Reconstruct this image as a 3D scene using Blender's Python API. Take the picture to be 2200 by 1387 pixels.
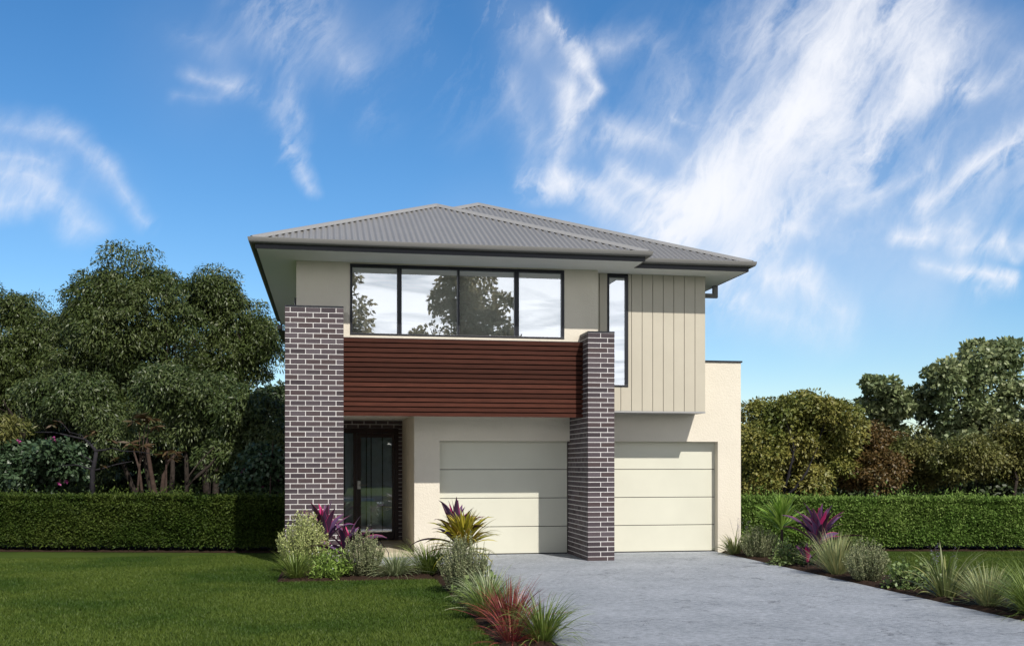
import bpy, math, random
import numpy as np
from math import sin, cos, tan, atan, pi, radians, sqrt
random.seed(7)
RNG = np.random.default_rng(11)
for o in list(bpy.data.objects): bpy.data.objects.remove(o)
S = bpy.context.scene
COL = S.collection

# ---------------------------------------------------------------- camera
F = 2260.0                       # focal length in pixels of a 2200 px wide frame
TH = atan(396 / 2260)            # the camera is turned this much to the right of the facade's normal
EYE = 1.70
cam = bpy.data.cameras.new("camera"); camo = bpy.data.objects.new("camera", cam); COL.objects.link(camo)
cam.sensor_width = 36; cam.lens = 36 * F / 2200
cam.shift_y = (996 - 693.5) / 2200
cam.clip_start = .1; cam.clip_end = 3000
camo.location = (0, 0, EYE); camo.rotation_euler = (pi / 2, 0, -TH)
S.camera = camo
S.view_settings.view_transform = 'Standard'; S.view_settings.look = 'None'
S.view_settings.exposure = 0.0; S.view_settings.gamma = 1

def at(u, v, D):
    """world point seen at picture position u, v at depth D metres"""
    a = (u - 1100) / F
    return np.array([D * (sin(TH) + a * cos(TH)), D * (cos(TH) - a * sin(TH)), EYE + (996 - v) / F * D])

# ---------------------------------------------------------------- sun and sky
SUND = np.array([.355, -1.0, 1.12]); SUND /= np.linalg.norm(SUND)
sl = bpy.data.lights.new("sun", 'SUN'); slo = bpy.data.objects.new("sun", sl); COL.objects.link(slo)
sl.energy = 5.0; sl.angle = radians(.6); sl.color = (1.0, .95, .87)
from mathutils import Vector
slo.rotation_euler = Vector(SUND).to_track_quat('Z', 'Y').to_euler()
slo.location = (10, -20, 25)

W = bpy.data.worlds.new("World"); S.world = W; W.use_nodes = True
wt = W.node_tree; wt.nodes.clear()
def N(t, typ, **k):
    n = t.nodes.new(typ)
    for a, b in k.items(): setattr(n, a, b)
    return n
def mth(t, op, a, b=None, c=None, clamp=False):
    n = t.nodes.new('ShaderNodeMath'); n.operation = op; n.use_clamp = clamp
    for i, x in enumerate((a, b, c)):
        if x is None: continue
        if hasattr(x, 'links'): t.links.new(x, n.inputs[i])
        else: n.inputs[i].default_value = x
    return n.outputs[0]
def vm(t, op, a, b=None, s=None):
    n = t.nodes.new('ShaderNodeVectorMath'); n.operation = op
    for i, x in enumerate((a, b)):
        if x is None: continue
        if hasattr(x, 'links'): t.links.new(x, n.inputs[i])
        else: n.inputs[i].default_value = x
    if s is not None:
        if hasattr(s, 'links'): t.links.new(s, n.inputs['Scale'])
        else: n.inputs['Scale'].default_value = s
    return n.outputs['Value'] if op in ('DOT_PRODUCT', 'LENGTH') else n.outputs['Vector']

SKY = .1
sky = N(wt, 'ShaderNodeTexSky', sky_type='NISHITA'); sky.sun_disc = False
sky.sun_elevation = math.asin(SUND[2]); sky.sun_rotation = math.atan2(SUND[0], SUND[1])
sky.altitude = 0; sky.air_density = 1.0; sky.dust_density = .3; sky.ozone_density = 4.0
hs = N(wt, 'ShaderNodeHueSaturation'); hs.inputs['Saturation'].default_value = 1.26; hs.inputs['Value'].default_value = 1.42
wt.links.new(sky.outputs[0], hs.inputs['Color'])
geo = N(wt, 'ShaderNodeTexCoord')
dirv = geo.outputs['Generated']
sx = N(wt, 'ShaderNodeSeparateXYZ'); wt.links.new(dirv, sx.inputs[0])
dx, dy, dz = sx.outputs
ys = mth(wt, 'MAXIMUM', dy, .08)
q = N(wt, 'ShaderNodeCombineXYZ')
wt.links.new(mth(wt, 'DIVIDE', dx, ys), q.inputs[0]); wt.links.new(mth(wt, 'DIVIDE', dz, ys), q.inputs[1])
q = q.outputs[0]
def noise(t, vec, scale, detail=6, rough=.6, dist=0, col=False):
    n = N(t, 'ShaderNodeTexNoise'); t.links.new(vec, n.inputs['Vector'])
    n.inputs['Scale'].default_value = scale; n.inputs['Detail'].default_value = detail
    n.inputs['Roughness'].default_value = rough; n.inputs['Distortion'].default_value = dist
    return n.outputs['Color'] if col else n.outputs['Fac']
# domain warps bend the cirrus strokes
w1 = vm(wt, 'SCALE', vm(wt, 'SUBTRACT', noise(wt, q, 5, 3, .5, col=True), (.5, .5, .5)), s=.07)
w2 = vm(wt, 'SCALE', vm(wt, 'SUBTRACT', noise(wt, q, 18, 5, .6, col=True), (.5, .5, .5)), s=.022)
p = vm(wt, 'MULTIPLY', vm(wt, 'ADD', vm(wt, 'ADD', q, w1), w2), (1, 1, 0))
def qpt(u, v):
    a = (u - 1100) / F; t = tan(TH + atan(a)); D = t * sin(TH) + cos(TH)
    return np.array([t, (996 - v) / F * D, 0])
# cirrus streaks hung in the sky: start, end (as seen from the house's street), width, strength
STROKES = [
 (1420, 510, 1560, 400, 80, 1.7), (1540, 410, 1720, 260, 90, 2.4), (1700, 270, 1790, 110, 90, 1.1), (1790, 120, 1860, -20, 120, .6), (1640, 60, 1960, -30, 150, .55),
 (1440, 530, 1760, 330, 130, .5), (1330, 390, 1500, 440, 60, 1.1), (1640, 480, 1830, 400, 80, .55), (1480, 210, 1640, 300, 110, .3),
 (1130, 398, 1190, 402, 40, 1.2), (1190, 400, 1290, 440, 46, .5), (1280, 450, 1460, 520, 60, .5), (1560, 545, 1740, 490, 60, .55), (1760, 220, 1990, 40, 130, .5),
 (1850, 330, 1990, 160, 62, 1.0), (1960, 210, 2060, 90, 70, .55), (1900, 60, 2040, 150, 90, .4),
 (1185, 20, 1225, 60, 30, .8), (1222, 55, 1240, 130, 34, .75), (1235, 120, 1195, 210, 40, .55), (1240, 130, 1268, 180, 26, .5), (1266, 180, 1205, 270, 24, .8), (1200, 200, 1178, 370, 30, .7),
 (1040, 0, 1150, 60, 70, .35), (1080, 150, 1130, 320, 60, .22), (1290, 90, 1400, 75, 46, .35), (1240, 305, 1400, 290, 50, .35), (1300, 270, 1440, 300, 50, .3), (1450, 235, 1520, 250, 16, .5),
 (632, 180, 640, 260, 34, .5), (600, 230, 625, 330, 40, .55), (618, 300, 668, 412, 26, .75), (400, 160, 490, 178, 24, .5), (480, 175, 630, 210, 40, .42), (360, 210, 450, 205, 20, .25),
 (520, 20, 660, 70, 80, .5), (560, 60, 640, 130, 60, .4), (640, 0, 760, 150, 80, .3), (380, 80, 470, 110, 34, .25), (740, 120, 820, 270, 50, .2),
 (-40, 285, 120, 310, 46, .5), (100, 300, 190, 390, 40, .45), (180, 360, 310, 490, 30, .6), (-30, 350, 90, 375, 30, .65), (-30, 385, 90, 415, 34, .8), (80, 420, 195, 510, 32, .6), (-20, 440, 50, 440, 34, 1.0), (140, 440, 160, 500, 30, .3),
 (1980, 450, 2110, 350, 44, .9), (2090, 370, 2260, 270, 56, .75), (1830, 450, 1990, 360, 30, .5), (2000, 215, 2240, 170, 50, .45), (1960, 200, 2100, 215, 30, .35),
 (1920, 520, 2010, 525, 26, .95), (1990, 505, 2080, 500, 34, .6), (2060, 540, 2220, 530, 40, .6), (1980, 575, 2090, 600, 26, .6), (2080, 590, 2180, 608, 26, 1.2), (2110, 640, 2180, 620, 34, .4), (2160, 530, 2190, 560, 24, .5),
 (1650, 600, 1740, 590, 36, .8), (1700, 600, 1810, 650, 44, .55), (1560, 640, 1600, 632, 26, .5), (1540, 650, 1800, 690, 70, .32), (1500, 590, 1600, 560, 50, .3), (1690, 490, 1740, 505, 24, .6),
 (1800, 520, 2200, 400, 150, .16), (1500, 200, 2100, 330, 260, .2), (2080, 80, 2260, 150, 90, .25), (1500, 580, 1640, 560, 90, .3), (900, 60, 1000, 200, 120, .12),
]
VEILS = [(1150, 620, 1650, 420, 240, .34), (1600, 430, 1950, 60, 260, .34), (2000, 560, 2250, 200, 240, .22), (1600, 640, 2000, 620, 180, .2), (450, 120, 700, 60, 200, .2), (0, 380, 200, 440, 120, .12), (1150, 60, 1200, 330, 110, .22)]
nS = len(STROKES); acc = acc2 = None
for k_, (u0, v0, u1, v1, wd, st) in enumerate(STROKES + VEILS):
    if k_ == nS: acc2, acc = acc, None
    if k_ and k_ % 6 == 0: p = vm(wt, 'ADD', p, vm(wt, 'SCALE', (0, 0, 1e-9), s=acc if acc is not None else acc2))   # evaluate the strokes in small batches
    if u0 < 900: st *= .52
    A = qpt(u0, v0); B = qpt(u1, v1); AB = B - A
    pa = vm(wt, 'SUBTRACT', p, tuple(A))
    h = mth(wt, 'MULTIPLY', vm(wt, 'DOT_PRODUCT', pa, tuple(AB)), 1 / float(AB @ AB), clamp=True)
    d = vm(wt, 'LENGTH', vm(wt, 'SUBTRACT', pa, vm(wt, 'SCALE', tuple(AB), s=h)))
    m = mth(wt, 'SUBTRACT', 1, mth(wt, 'MULTIPLY', d, F / (wd * 1.5)), clamp=True)
    m = mth(wt, 'MULTIPLY', mth(wt, 'MULTIPLY', m, m), st * .85)
    acc = m if acc is None else mth(wt, 'ADD', acc, m)
rot = N(wt, 'ShaderNodeMapping'); wt.links.new(vm(wt, 'ADD', q, w1), rot.inputs[0])
rot.vector_type = 'TEXTURE'; rot.inputs['Rotation'].default_value = (0, 0, radians(50)); rot.inputs['Scale'].default_value = (3.2, 1.0, 1)
fn = noise(wt, rot.outputs[0], 9, 9, .6, .25)
fn2 = noise(wt, q, 34, 8, .65, .3)
def ridge(x, pw): return mth(wt, 'POWER', mth(wt, 'SUBTRACT', 1, mth(wt, 'ABSOLUTE', mth(wt, 'SUBTRACT', mth(wt, 'MULTIPLY', x, 2), 1))), pw)
rot2 = N(wt, 'ShaderNodeMapping'); wt.links.new(vm(wt, 'ADD', vm(wt, 'ADD', q, w1), w2), rot2.inputs[0])
rot2.vector_type = 'TEXTURE'; rot2.inputs['Rotation'].default_value = (0, 0, radians(62)); rot2.inputs['Scale'].default_value = (3.6, 1.0, 1)
fb = noise(wt, rot2.outputs[0], 17, 6, .62, .5)
tex = mth(wt, 'ADD', mth(wt, 'MULTIPLY', ridge(fn, 5), .95), mth(wt, 'MULTIPLY', ridge(fb, 5), .75))
tex = mth(wt, 'ADD', tex, mth(wt, 'MULTIPLY', fn, 2.2)); tex = mth(wt, 'ADD', tex, mth(wt, 'MULTIPLY', fn2, .8))
tex = mth(wt, 'MAXIMUM', mth(wt, 'SUBTRACT', tex, 1.9), .06)
acc, acc2 = acc2, acc
front = mth(wt, 'MULTIPLY', dy, 6, clamp=True)
cl = mth(wt, 'MULTIPLY', mth(wt, 'MULTIPLY', acc, tex), 1.0)
cl = mth(wt, 'ADD', cl, mth(wt, 'MULTIPLY', acc2, mth(wt, 'MULTIPLY', fn, 1.5)))
cl = mth(wt, 'SUBTRACT', 1, mth(wt, 'POWER', 2.718, mth(wt, 'MULTIPLY', cl, -1.35)))
cl = mth(wt, 'MULTIPLY', cl, front)
# unseen low clouds added behind the camera for the windows to reflect
zz = mth(wt, 'MAXIMUM', dz, .06)
pl = N(wt, 'ShaderNodeCombineXYZ'); wt.links.new(mth(wt, 'DIVIDE', dx, zz), pl.inputs[0]); wt.links.new(mth(wt, 'DIVIDE', dy, zz), pl.inputs[1])
bk = noise(wt, pl.outputs[0], .9, 6, .6, .6)
back = mth(wt, 'MULTIPLY', dy, -4, clamp=True)
bkm = mth(wt, 'MULTIPLY', mth(wt, 'MULTIPLY', mth(wt, 'SUBTRACT', bk, .22, clamp=True), 3.4, clamp=True), back)
cl = mth(wt, 'ADD', cl, mth(wt, 'MULTIPLY', mth(wt, 'MULTIPLY', bkm, mth(wt, 'SUBTRACT', 1.6, mth(wt, 'MULTIPLY', dz, 4.2), clamp=True)), 1.0))
cl = mth(wt, 'MULTIPLY', cl, 1, clamp=True)
veil = N(wt, 'ShaderNodeMix', data_type='RGBA')      # unseen grey layer added behind the camera to dim and neutralise the fill light
wt.links.new(mth(wt, 'MULTIPLY', back, .75), veil.inputs[0]); wt.links.new(hs.outputs[0], veil.inputs[6]); veil.inputs[7].default_value = (.38 / SKY, .37 / SKY, .36 / SKY, 1)
mx = N(wt, 'ShaderNodeMix', data_type='RGBA')
wt.links.new(cl, mx.inputs[0]); wt.links.new(veil.outputs[2], mx.inputs[6]); cc = N(wt, 'ShaderNodeCombineXYZ')                    # added clouds behind the camera are brightened to whiten the window reflections
for i_, c_ in enumerate((.95, .97, 1.03)): wt.links.new(mth(wt, 'MULTIPLY_ADD', back, .85 / SKY, c_ / SKY), cc.inputs[i_])
wt.links.new(cc.outputs[0], mx.inputs[7])
bg = N(wt, 'ShaderNodeBackground'); bg.inputs['Strength'].default_value = SKY
wt.links.new(mx.outputs[2], bg.inputs['Color'])
wo = N(wt, 'ShaderNodeOutputWorld'); wt.links.new(bg.outputs[0], wo.inputs[0])

# ---------------------------------------------------------------- mesh helpers
class MB:
    def __init__(s): s.v = []; s.f = []; s.n = 0; s.uv = []
    def add(s, verts, faces, uv=None):
        verts = np.asarray(verts, float).reshape(-1, 3)
        s.v.append(verts); faces = [tuple(i + s.n for i in f) for f in faces] if isinstance(faces, list) else faces + s.n
        s.f.append(faces); s.n += len(verts)
        s.uv.append(uv if uv is not None else np.zeros((len(verts), 2)))
        return s
    def box(s, x0, x1, y0, y1, z0, z1):
        x0, x1 = min(x0, x1), max(x0, x1); y0, y1 = min(y0, y1), max(y0, y1); z0, z1 = min(z0, z1), max(z0, z1)
        v = [(x0,y0,z0),(x1,y0,z0),(x1,y1,z0),(x0,y1,z0),(x0,y0,z1),(x1,y0,z1),(x1,y1,z1),(x0,y1,z1)]
        return s.add(v, [(3,2,1,0),(4,5,6,7),(0,1,5,4),(1,2,6,5),(2,3,7,6),(3,0,4,7)])
    def tube(s, pts, rad, k=8, cap=True):
        pts = [np.array(p, float) for p in pts]; rad = rad if isinstance(rad, (list, tuple, np.ndarray)) else [rad] * len(pts)
        vs = []
        for i, p_ in enumerate(pts):
            d = pts[min(i + 1, len(pts) - 1)] - pts[max(i - 1, 0)]; d = d / (np.linalg.norm(d) + 1e-9)
            a = np.cross(d, (0, 0, 1) if abs(d[2]) < .9 else (1, 0, 0)); a /= np.linalg.norm(a); b = np.cross(d, a)
            for j in range(k):
                w = 2 * pi * j / k; vs.append(p_ + rad[i] * (cos(w) * a + sin(w) * b))
        fs = []
        for i in range(len(pts) - 1):
            for j in range(k):
                j2 = (j + 1) % k; fs.append((i*k+j, i*k+j2, (i+1)*k+j2, (i+1)*k+j))
        if cap: fs.append(tuple(range(k))[::-1]); fs.append(tuple((len(pts)-1)*k + j for j in range(k)))
        return s.add(vs, fs)
    def build(s, name, mat, parent=None, smooth=False, off=None):
        V = np.concatenate(s.v) if s.v else np.zeros((0, 3))
        org = np.array(off if off is not None else (world_loc(parent) if parent is not None else (0, 0, 0)), float)
        V = V - org
        me = bpy.data.meshes.new(name)
        allq = all(isinstance(f, np.ndarray) for f in s.f)
        if allq:
            Fq = np.concatenate(s.f); k = Fq.shape[1]
            me.vertices.add(len(V)); me.vertices.foreach_set('co', V.astype(np.float32).ravel())
            me.loops.add(Fq.size); me.loops.foreach_set('vertex_index', Fq.astype(np.int32).ravel())
            me.polygons.add(len(Fq)); me.polygons.foreach_set('loop_start', np.arange(0, Fq.size, k, dtype=np.int32))
            try: me.polygons.foreach_set('loop_total', np.full(len(Fq), k, dtype=np.int32))
            except Exception: pass
            me.update(calc_edges=True)
            UV = np.concatenate(s.uv)[Fq.ravel()]
            ul = me.uv_layers.new(name='UVMap'); ul.data.foreach_set('uv', UV.astype(np.float32).ravel())
        else:
            fs = []
            for f in s.f: fs += [tuple(int(i) for i in r) for r in f]
            me.from_pydata([tuple(x) for x in V], [], fs)
        if smooth: me.polygons.foreach_set('use_smooth', [True] * len(me.polygons))
        me.update()
        me.materials.append(mat)
        o = bpy.data.objects.new(name, me); COL.objects.link(o)
        if parent is not None: o.parent = parent
        if off is not None: o.location = org if parent is None else org - world_loc(parent)
        return o
def world_loc(o):
    l = np.array(o.location, float)
    while o.parent is not None: o = o.parent; l = l + np.array(o.location, float)
    return l
def tag(o, label=None, cat=None, group=None, kind=None):
    if label: o['label'] = label
    if cat: o['category'] = cat
    if group: o['group'] = group
    if kind: o['kind'] = kind
    return o
def thing(name, label, cat, loc=(0, 0, 0), group=None):
    o = bpy.data.objects.new(name, None); COL.objects.link(o); o.location = tuple(float(x) for x in loc); o.empty_display_size = .2
    return tag(o, label, cat, group)

# ---------------------------------------------------------------- materials
def mat(name, col, rough=.6, spec=.5, metal=0, var=0, vscale=5, bump=0, bscale=60, bdetail=3, col2=None, stretch=None, coat=0):
    m = bpy.data.materials.new(name); m.use_nodes = True; t = m.node_tree; b = t.nodes['Principled BSDF']
    b.inputs['Roughness'].default_value = rough; b.inputs['Metallic'].default_value = metal
    b.inputs['Specular IOR Level'].default_value = spec
    b.inputs['Base Color'].default_value = (*col, 1)
    tc = N(t, 'ShaderNodeTexCoord'); vec = tc.outputs['Object']
    if stretch:
        mp = N(t, 'ShaderNodeMapping'); t.links.new(vec, mp.inputs[0]); mp.inputs['Scale'].default_value = stretch; vec = mp.outputs[0]
    if var:
        n = noise(t, vec, vscale, 6, .6)
        r = N(t, 'ShaderNodeValToRGB'); t.links.new(n, r.inputs[0])
        c2 = col2 or tuple(c * (1 - var) for c in col)
        r.color_ramp.elements[0].position = .3; r.color_ramp.elements[0].color = (*c2, 1)
        r.color_ramp.elements[1].position = .7; r.color_ramp.elements[1].color = (*(min(1, c * (1 + var * .5)) for c in col), 1)
        t.links.new(r.outputs[0], b.inputs['Base Color'])
    if bump:
        n = noise(t, vec, bscale, bdetail, .55)
        bp = N(t, 'ShaderNodeBump'); bp.inputs['Distance'].default_value = bump; bp.inputs['Strength'].default_value = 1
        t.links.new(n, bp.inputs['Height']); t.links.new(bp.outputs[0], b.inputs['Normal'])
    return m
def leafmat(name, cols, rough=.5, trans=.25, spec=.35, patch=None, edge=None):
    """leaf colour varies from leaf to leaf; patch: second colour set in broad areas; edge: coloured margin"""
    m = bpy.data.materials.new(name); m.use_nodes = True; t = m.node_tree; b = t.nodes['Principled BSDF']
    b.inputs['Roughness'].default_value = rough; b.inputs['Specular IOR Level'].default_value = spec
    g = N(t, 'ShaderNodeNewGeometry')
    r = N(t, 'ShaderNodeValToRGB'); t.links.new(g.outputs['Random Per Island'], r.inputs[0])
    for i, c in enumerate(cols):
        e = r.color_ramp.elements
        if i >= 2: e.new(.5)
    for i, c in enumerate(cols):
        r.color_ramp.elements[i].position = i / max(1, len(cols) - 1); r.color_ramp.elements[i].color = (*c, 1)
    out = r.outputs[0]
    if patch:
        tc = N(t, 'ShaderNodeTexCoord'); n = noise(t, tc.outputs['Object'], patch[1], 3, .6)
        r2 = N(t, 'ShaderNodeValToRGB'); t.links.new(n, r2.inputs[0]); r2.color_ramp.elements[0].position = .42; r2.color_ramp.elements[1].position = .62
        mm = N(t, 'ShaderNodeMix', data_type='RGBA'); mm.blend_type = 'MULTIPLY'
        t.links.new(r2.outputs[0], mm.inputs[0]); t.links.new(out, mm.inputs[6]); mm.inputs[7].default_value = (*patch[0], 1); out = mm.outputs[2]
    if edge:
        uv = N(t, 'ShaderNodeUVMap'); s_ = N(t, 'ShaderNodeSeparateXYZ'); t.links.new(uv.outputs[0], s_.inputs[0])
        e_ = mth(t, 'MULTIPLY', mth(t, 'SUBTRACT', mth(t, 'ABSOLUTE', mth(t, 'SUBTRACT', s_.outputs[0], .5)), edge[1]), 12, clamp=True)
        rnd = mth(t, 'GREATER_THAN', g.outputs['Random Per Island'], edge[2])
        e_ = mth(t, 'MAXIMUM', e_, rnd)
        mm = N(t, 'ShaderNodeMix', data_type='RGBA'); t.links.new(e_, mm.inputs[0]); t.links.new(out, mm.inputs[6]); mm.inputs[7].default_value = (*edge[0], 1); out = mm.outputs[2]
    t.links.new(out, b.inputs['Base Color'])
    tr = N(t, 'ShaderNodeBsdfTranslucent'); t.links.new(out, tr.inputs[0])
    ms = N(t, 'ShaderNodeMixShader'); ms.inputs[0].default_value = trans
    t.links.new(b.outputs[0], ms.inputs[1]); t.links.new(tr.outputs[0], ms.inputs[2])
    t.links.new(ms.outputs[0], t.nodes['Material Output'].inputs['Surface'])
    return m
def glassmat(name, tint, refl, rough=.0, ior=1.5):
    m = bpy.data.materials.new(name); m.use_nodes = True; t = m.node_tree; t.nodes.remove(t.nodes['Principled BSDF'])
    fr = N(t, 'ShaderNodeFresnel'); fr.inputs[0].default_value = ior
    fac = mth(t, 'ADD', fr.outputs[0], refl, clamp=True)
    tr = N(t, 'ShaderNodeBsdfTransparent'); tr.inputs[0].default_value = (*tint, 1)
    gl = N(t, 'ShaderNodeBsdfGlossy'); gl.inputs['Roughness'].default_value = rough; gl.inputs['Color'].default_value = (.92, .96, 1, 1)
    ms = N(t, 'ShaderNodeMixShader'); t.links.new(fac, ms.inputs[0]); t.links.new(tr.outputs[0], ms.inputs[1]); t.links.new(gl.outputs[0], ms.inputs[2])
    t.links.new(ms.outputs[0], t.nodes['Material Output'].inputs['Surface'])
    return m
M = {}
M['render'] = mat('cream_render', (.69, .635, .535), .9, .15, var=.07, vscale=.9, bump=.006, bscale=42, bdetail=2)
M['cladding'] = mat('cladding_paint', (.49, .45, .365), .55, .3, var=.04, vscale=2)
M['door_paint'] = mat('garage_door_paint', (.63, .62, .52), .5, .2, var=.04, vscale=1.5, bump=.002, bscale=120)
M['soffit'] = mat('soffit_paint', (.88, .88, .87), .8, .2)
M['charcoal'] = mat('charcoal_paint', (.011, .012, .018), .4, .4)
M['darkgap'] = mat('dark_backing', (.012, .011, .011), .8, .2)
M['gutter'] = mat('grey_steel', (.17, .167, .16), .5, .3, var=.04, vscale=2)
M['roof'] = mat('roof_steel', (.215, .208, .196), .40, .45, var=.05, vscale=1.2)
M['ridge'] = mat('ridge_steel', (.24, .237, .23), .42, .5)
M['mortar'] = mat('mortar', (.74, .72, .71), .95, .1, var=.1, vscale=30, bump=.003, bscale=150)
M['wood'] = mat('red_brown_timber', (.070, .021, .012), .6, .15, var=.5, vscale=7, stretch=(.6, 1, 22), bump=.001, bscale=30)
_t = M['wood'].node_tree; _b = _t.nodes['Principled BSDF']; _l = _b.inputs['Base Color'].links[0].from_socket
_g = N(_t, 'ShaderNodeNewGeometry'); _r = N(_t, 'ShaderNodeValToRGB'); _t.links.new(_g.outputs['Random Per Island'], _r.inputs[0])
_r.color_ramp.elements[0].color = (.62, .58, .55, 1); _r.color_ramp.elements[1].color = (1.25, 1.3, 1.35, 1)
_m = N(_t, 'ShaderNodeMix', data_type='RGBA'); _m.blend_type = 'MULTIPLY'; _m.inputs[0].default_value = 1; _t.links.new(_l, _m.inputs[6]); _t.links.new(_r.outputs[0], _m.inputs[7]); _t.links.new(_m.outputs[2], _b.inputs['Base Color'])
M['jamb'] = mat('dark_timber', (.022, .007, .006), .4, .4, var=.3, vscale=8)
M['metal'] = mat('brushed_metal', (.45, .44, .42), .3, .5, metal=.9)
M['tile'] = mat('cream_tile', (.52, .46, .34), .5, .3, var=.08, vscale=3)
M['grout'] = mat('dark_grout', (.05, .05, .055), .8, .1)
M['blind'] = mat('roller_blind', (.90, .88, .78), .8, .2, var=.03, vscale=3, stretch=(.3, 1, 4))
M['blind_white'] = mat('white_blind', (.80, .82, .85), .7, .2)
M['room'] = mat('room_wall', (.62, .66, .72), .8, .2)
M['door_strips'] = mat('dark_bar', (.10, .11, .13), .9, .1)
M['pale_fill'] = mat('pale_door_fill', (.62, .72, .80), .9, .1, var=.15, vscale=2)
M['glass_up'] = glassmat('window_glass', (.98, .98, .98), .50)
M['glass_dn'] = glassmat('door_glass', (.95, .98, .98), .26)
M['soil'] = mat('mulch', (.040, .024, .016), .95, .1, var=.6, vscale=30, bump=.02, bscale=60)
M['bark'] = mat('bark', (.045, .036, .030), .9, .1, var=.5, vscale=12, bump=.01, bscale=40)
M['green_stem'] = mat('green_stem', (.075, .08, .04), .8, .2)
M['bark_dark'] = mat('dark_bark', (.028, .026, .030), .9, .1, var=.4, vscale=12)
M['bark_red'] = mat('reddish_bark', (.062, .042, .034), .9, .1, var=.4, vscale=12)
# bricks: colour changes brick by brick
m = bpy.data.materials.new('dark_brick'); m.use_nodes = True; t = m.node_tree; b = t.nodes['Principled BSDF']; b.inputs['Roughness'].default_value = .7; b.inputs['Specular IOR Level'].default_value = .3
g_ = N(t, 'ShaderNodeNewGeometry'); r_ = N(t, 'ShaderNodeValToRGB'); t.links.new(g_.outputs['Random Per Island'], r_.inputs[0])
for i, c in enumerate([(.040, .030, .036), (.076, .061, .070), (.066, .046, .048), (.098, .082, .094)]):
    if i > 1: r_.color_ramp.elements.new(.5)
for i, c in enumerate([(.040, .030, .036), (.076, .061, .070), (.066, .046, .048), (.098, .082, .094)]):
    r_.color_ramp.elements[i].position = i / 3; r_.color_ramp.elements[i].color = (*c, 1)
tc_ = N(t, 'ShaderNodeTexCoord'); nn = noise(t, tc_.outputs['Object'], 45, 5, .6)
mmx = N(t, 'ShaderNodeMix', data_type='RGBA'); mmx.blend_type = 'MULTIPLY'; mmx.inputs[0].default_value = .6
t.links.new(r_.outputs[0], mmx.inputs[6]); rr = N(t, 'ShaderNodeValToRGB'); rr.color_ramp.elements[0].color = (.5, .5, .5, 1); rr.color_ramp.elements[1].color = (1.4, 1.35, 1.35, 1); t.links.new(nn, rr.inputs[0]); t.links.new(rr.outputs[0], mmx.inputs[7])
t.links.new(mmx.outputs[2], b.inputs['Base Color'])
bp_ = N(t, 'ShaderNodeBump'); bp_.inputs['Distance'].default_value = .004; t.links.new(nn, bp_.inputs['Height']); t.links.new(bp_.outputs[0], b.inputs['Normal'])
M['brick'] = m

# ---------------------------------------------------------------- ground
def sheet(name, pts, z, m, kind='structure'):
    o = MB().add([(x, y, z) for x, y in pts], [tuple(range(len(pts)))]).build(name, m)
    return tag(o, kind=kind)
# lawn soil below the blades
m = mat('lawn_base', (.030, .050, .010), .95, .05)
t = m.node_tree; tc_ = N(t, 'ShaderNodeTexCoord'); n1 = noise(t, tc_.outputs['Object'], .55, 5, .55); n2 = noise(t, tc_.outputs['Object'], 60, 4, .7)
r_ = N(t, 'ShaderNodeValToRGB'); t.links.new(mth(t, 'ADD', mth(t, 'MULTIPLY', n1, .7), mth(t, 'MULTIPLY', n2, .3)), r_.inputs[0])
r_.color_ramp.elements[0].position = .38; r_.color_ramp.elements[0].color = (.030, .054, .009, 1); r_.color_ramp.elements[1].position = .62; r_.color_ramp.elements[1].color = (.070, .105, .020, 1)
t.links.new(r_.outputs[0], t.nodes['Principled BSDF'].inputs['Base Color'])
bp_ = N(t, 'ShaderNodeBump'); bp_.inputs['Distance'].default_value = .03; t.links.new(n2, bp_.inputs['Height']); t.links.new(bp_.outputs[0], t.nodes['Principled BSDF'].inputs['Normal'])
M['lawn'] = m
sheet('ground', [(-900, -900), (900, -900), (900, 1500), (-900, 1500)], 0, M['lawn'])

# driveway: blue-grey textured concrete with fine cracks
m = bpy.data.materials.new('driveway_concrete'); m.use_nodes = True; t = m.node_tree; b = t.nodes['Principled BSDF']
b.inputs['Roughness'].default_value = .75; b.inputs['Specular IOR Level'].default_value = .3
tc_ = N(t, 'ShaderNodeTexCoord'); ob = tc_.outputs['Object']
mp = N(t, 'ShaderNodeMapping'); t.links.new(ob, mp.inputs[0]); mp.inputs['Scale'].default_value = (.8, 1.35, 1)
f1 = noise(t, mp.outputs[0], 15, 10, .8); f2 = noise(t, ob, 1.1, 4, .6); f3 = noise(t, ob, 170, 3, .8)
sm = mth(t, 'ADD', mth(t, 'ADD', mth(t, 'MULTIPLY', f1, .50), mth(t, 'MULTIPLY', f2, .14)), mth(t, 'MULTIPLY', f3, .36))
r_ = N(t, 'ShaderNodeValToRGB'); t.links.new(sm, r_.inputs[0])
r_.color_ramp.elements[0].position = .41; r_.color_ramp.elements[0].color = (.215, .240, .27, 1)
r_.color_ramp.elements[1].position = .60; r_.color_ramp.elements[1].color = (.57, .60, .645, 1)
vo = N(t, 'ShaderNodeTexVoronoi', feature='DISTANCE_TO_EDGE'); wv = vm(t, 'ADD', ob, vm(t, 'SCALE', noise(t, ob, 3, 6, .7, col=True), s=.9)); t.links.new(wv, vo.inputs['Vector']); vo.inputs['Scale'].default_value = 1.3
ck = mth(t, 'SUBTRACT', 1, mth(t, 'MULTIPLY', vo.outputs['Distance'], 60), clamp=True)
gate = mth(t, 'MULTIPLY', mth(t, 'SUBTRACT', noise(t, ob, 1.7, 4, .7), .50), 14, clamp=True)
ck = mth(t, 'MULTIPLY', mth(t, 'MULTIPLY', ck, gate), .65)
mmx = N(t, 'ShaderNodeMix', data_type='RGBA'); t.links.new(ck, mmx.inputs[0]); t.links.new(r_.outputs[0], mmx.inputs[6]); mmx.inputs[7].default_value = (.03, .035, .045, 1)
t.links.new(mmx.outputs[2], b.inputs['Base Color'])
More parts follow.
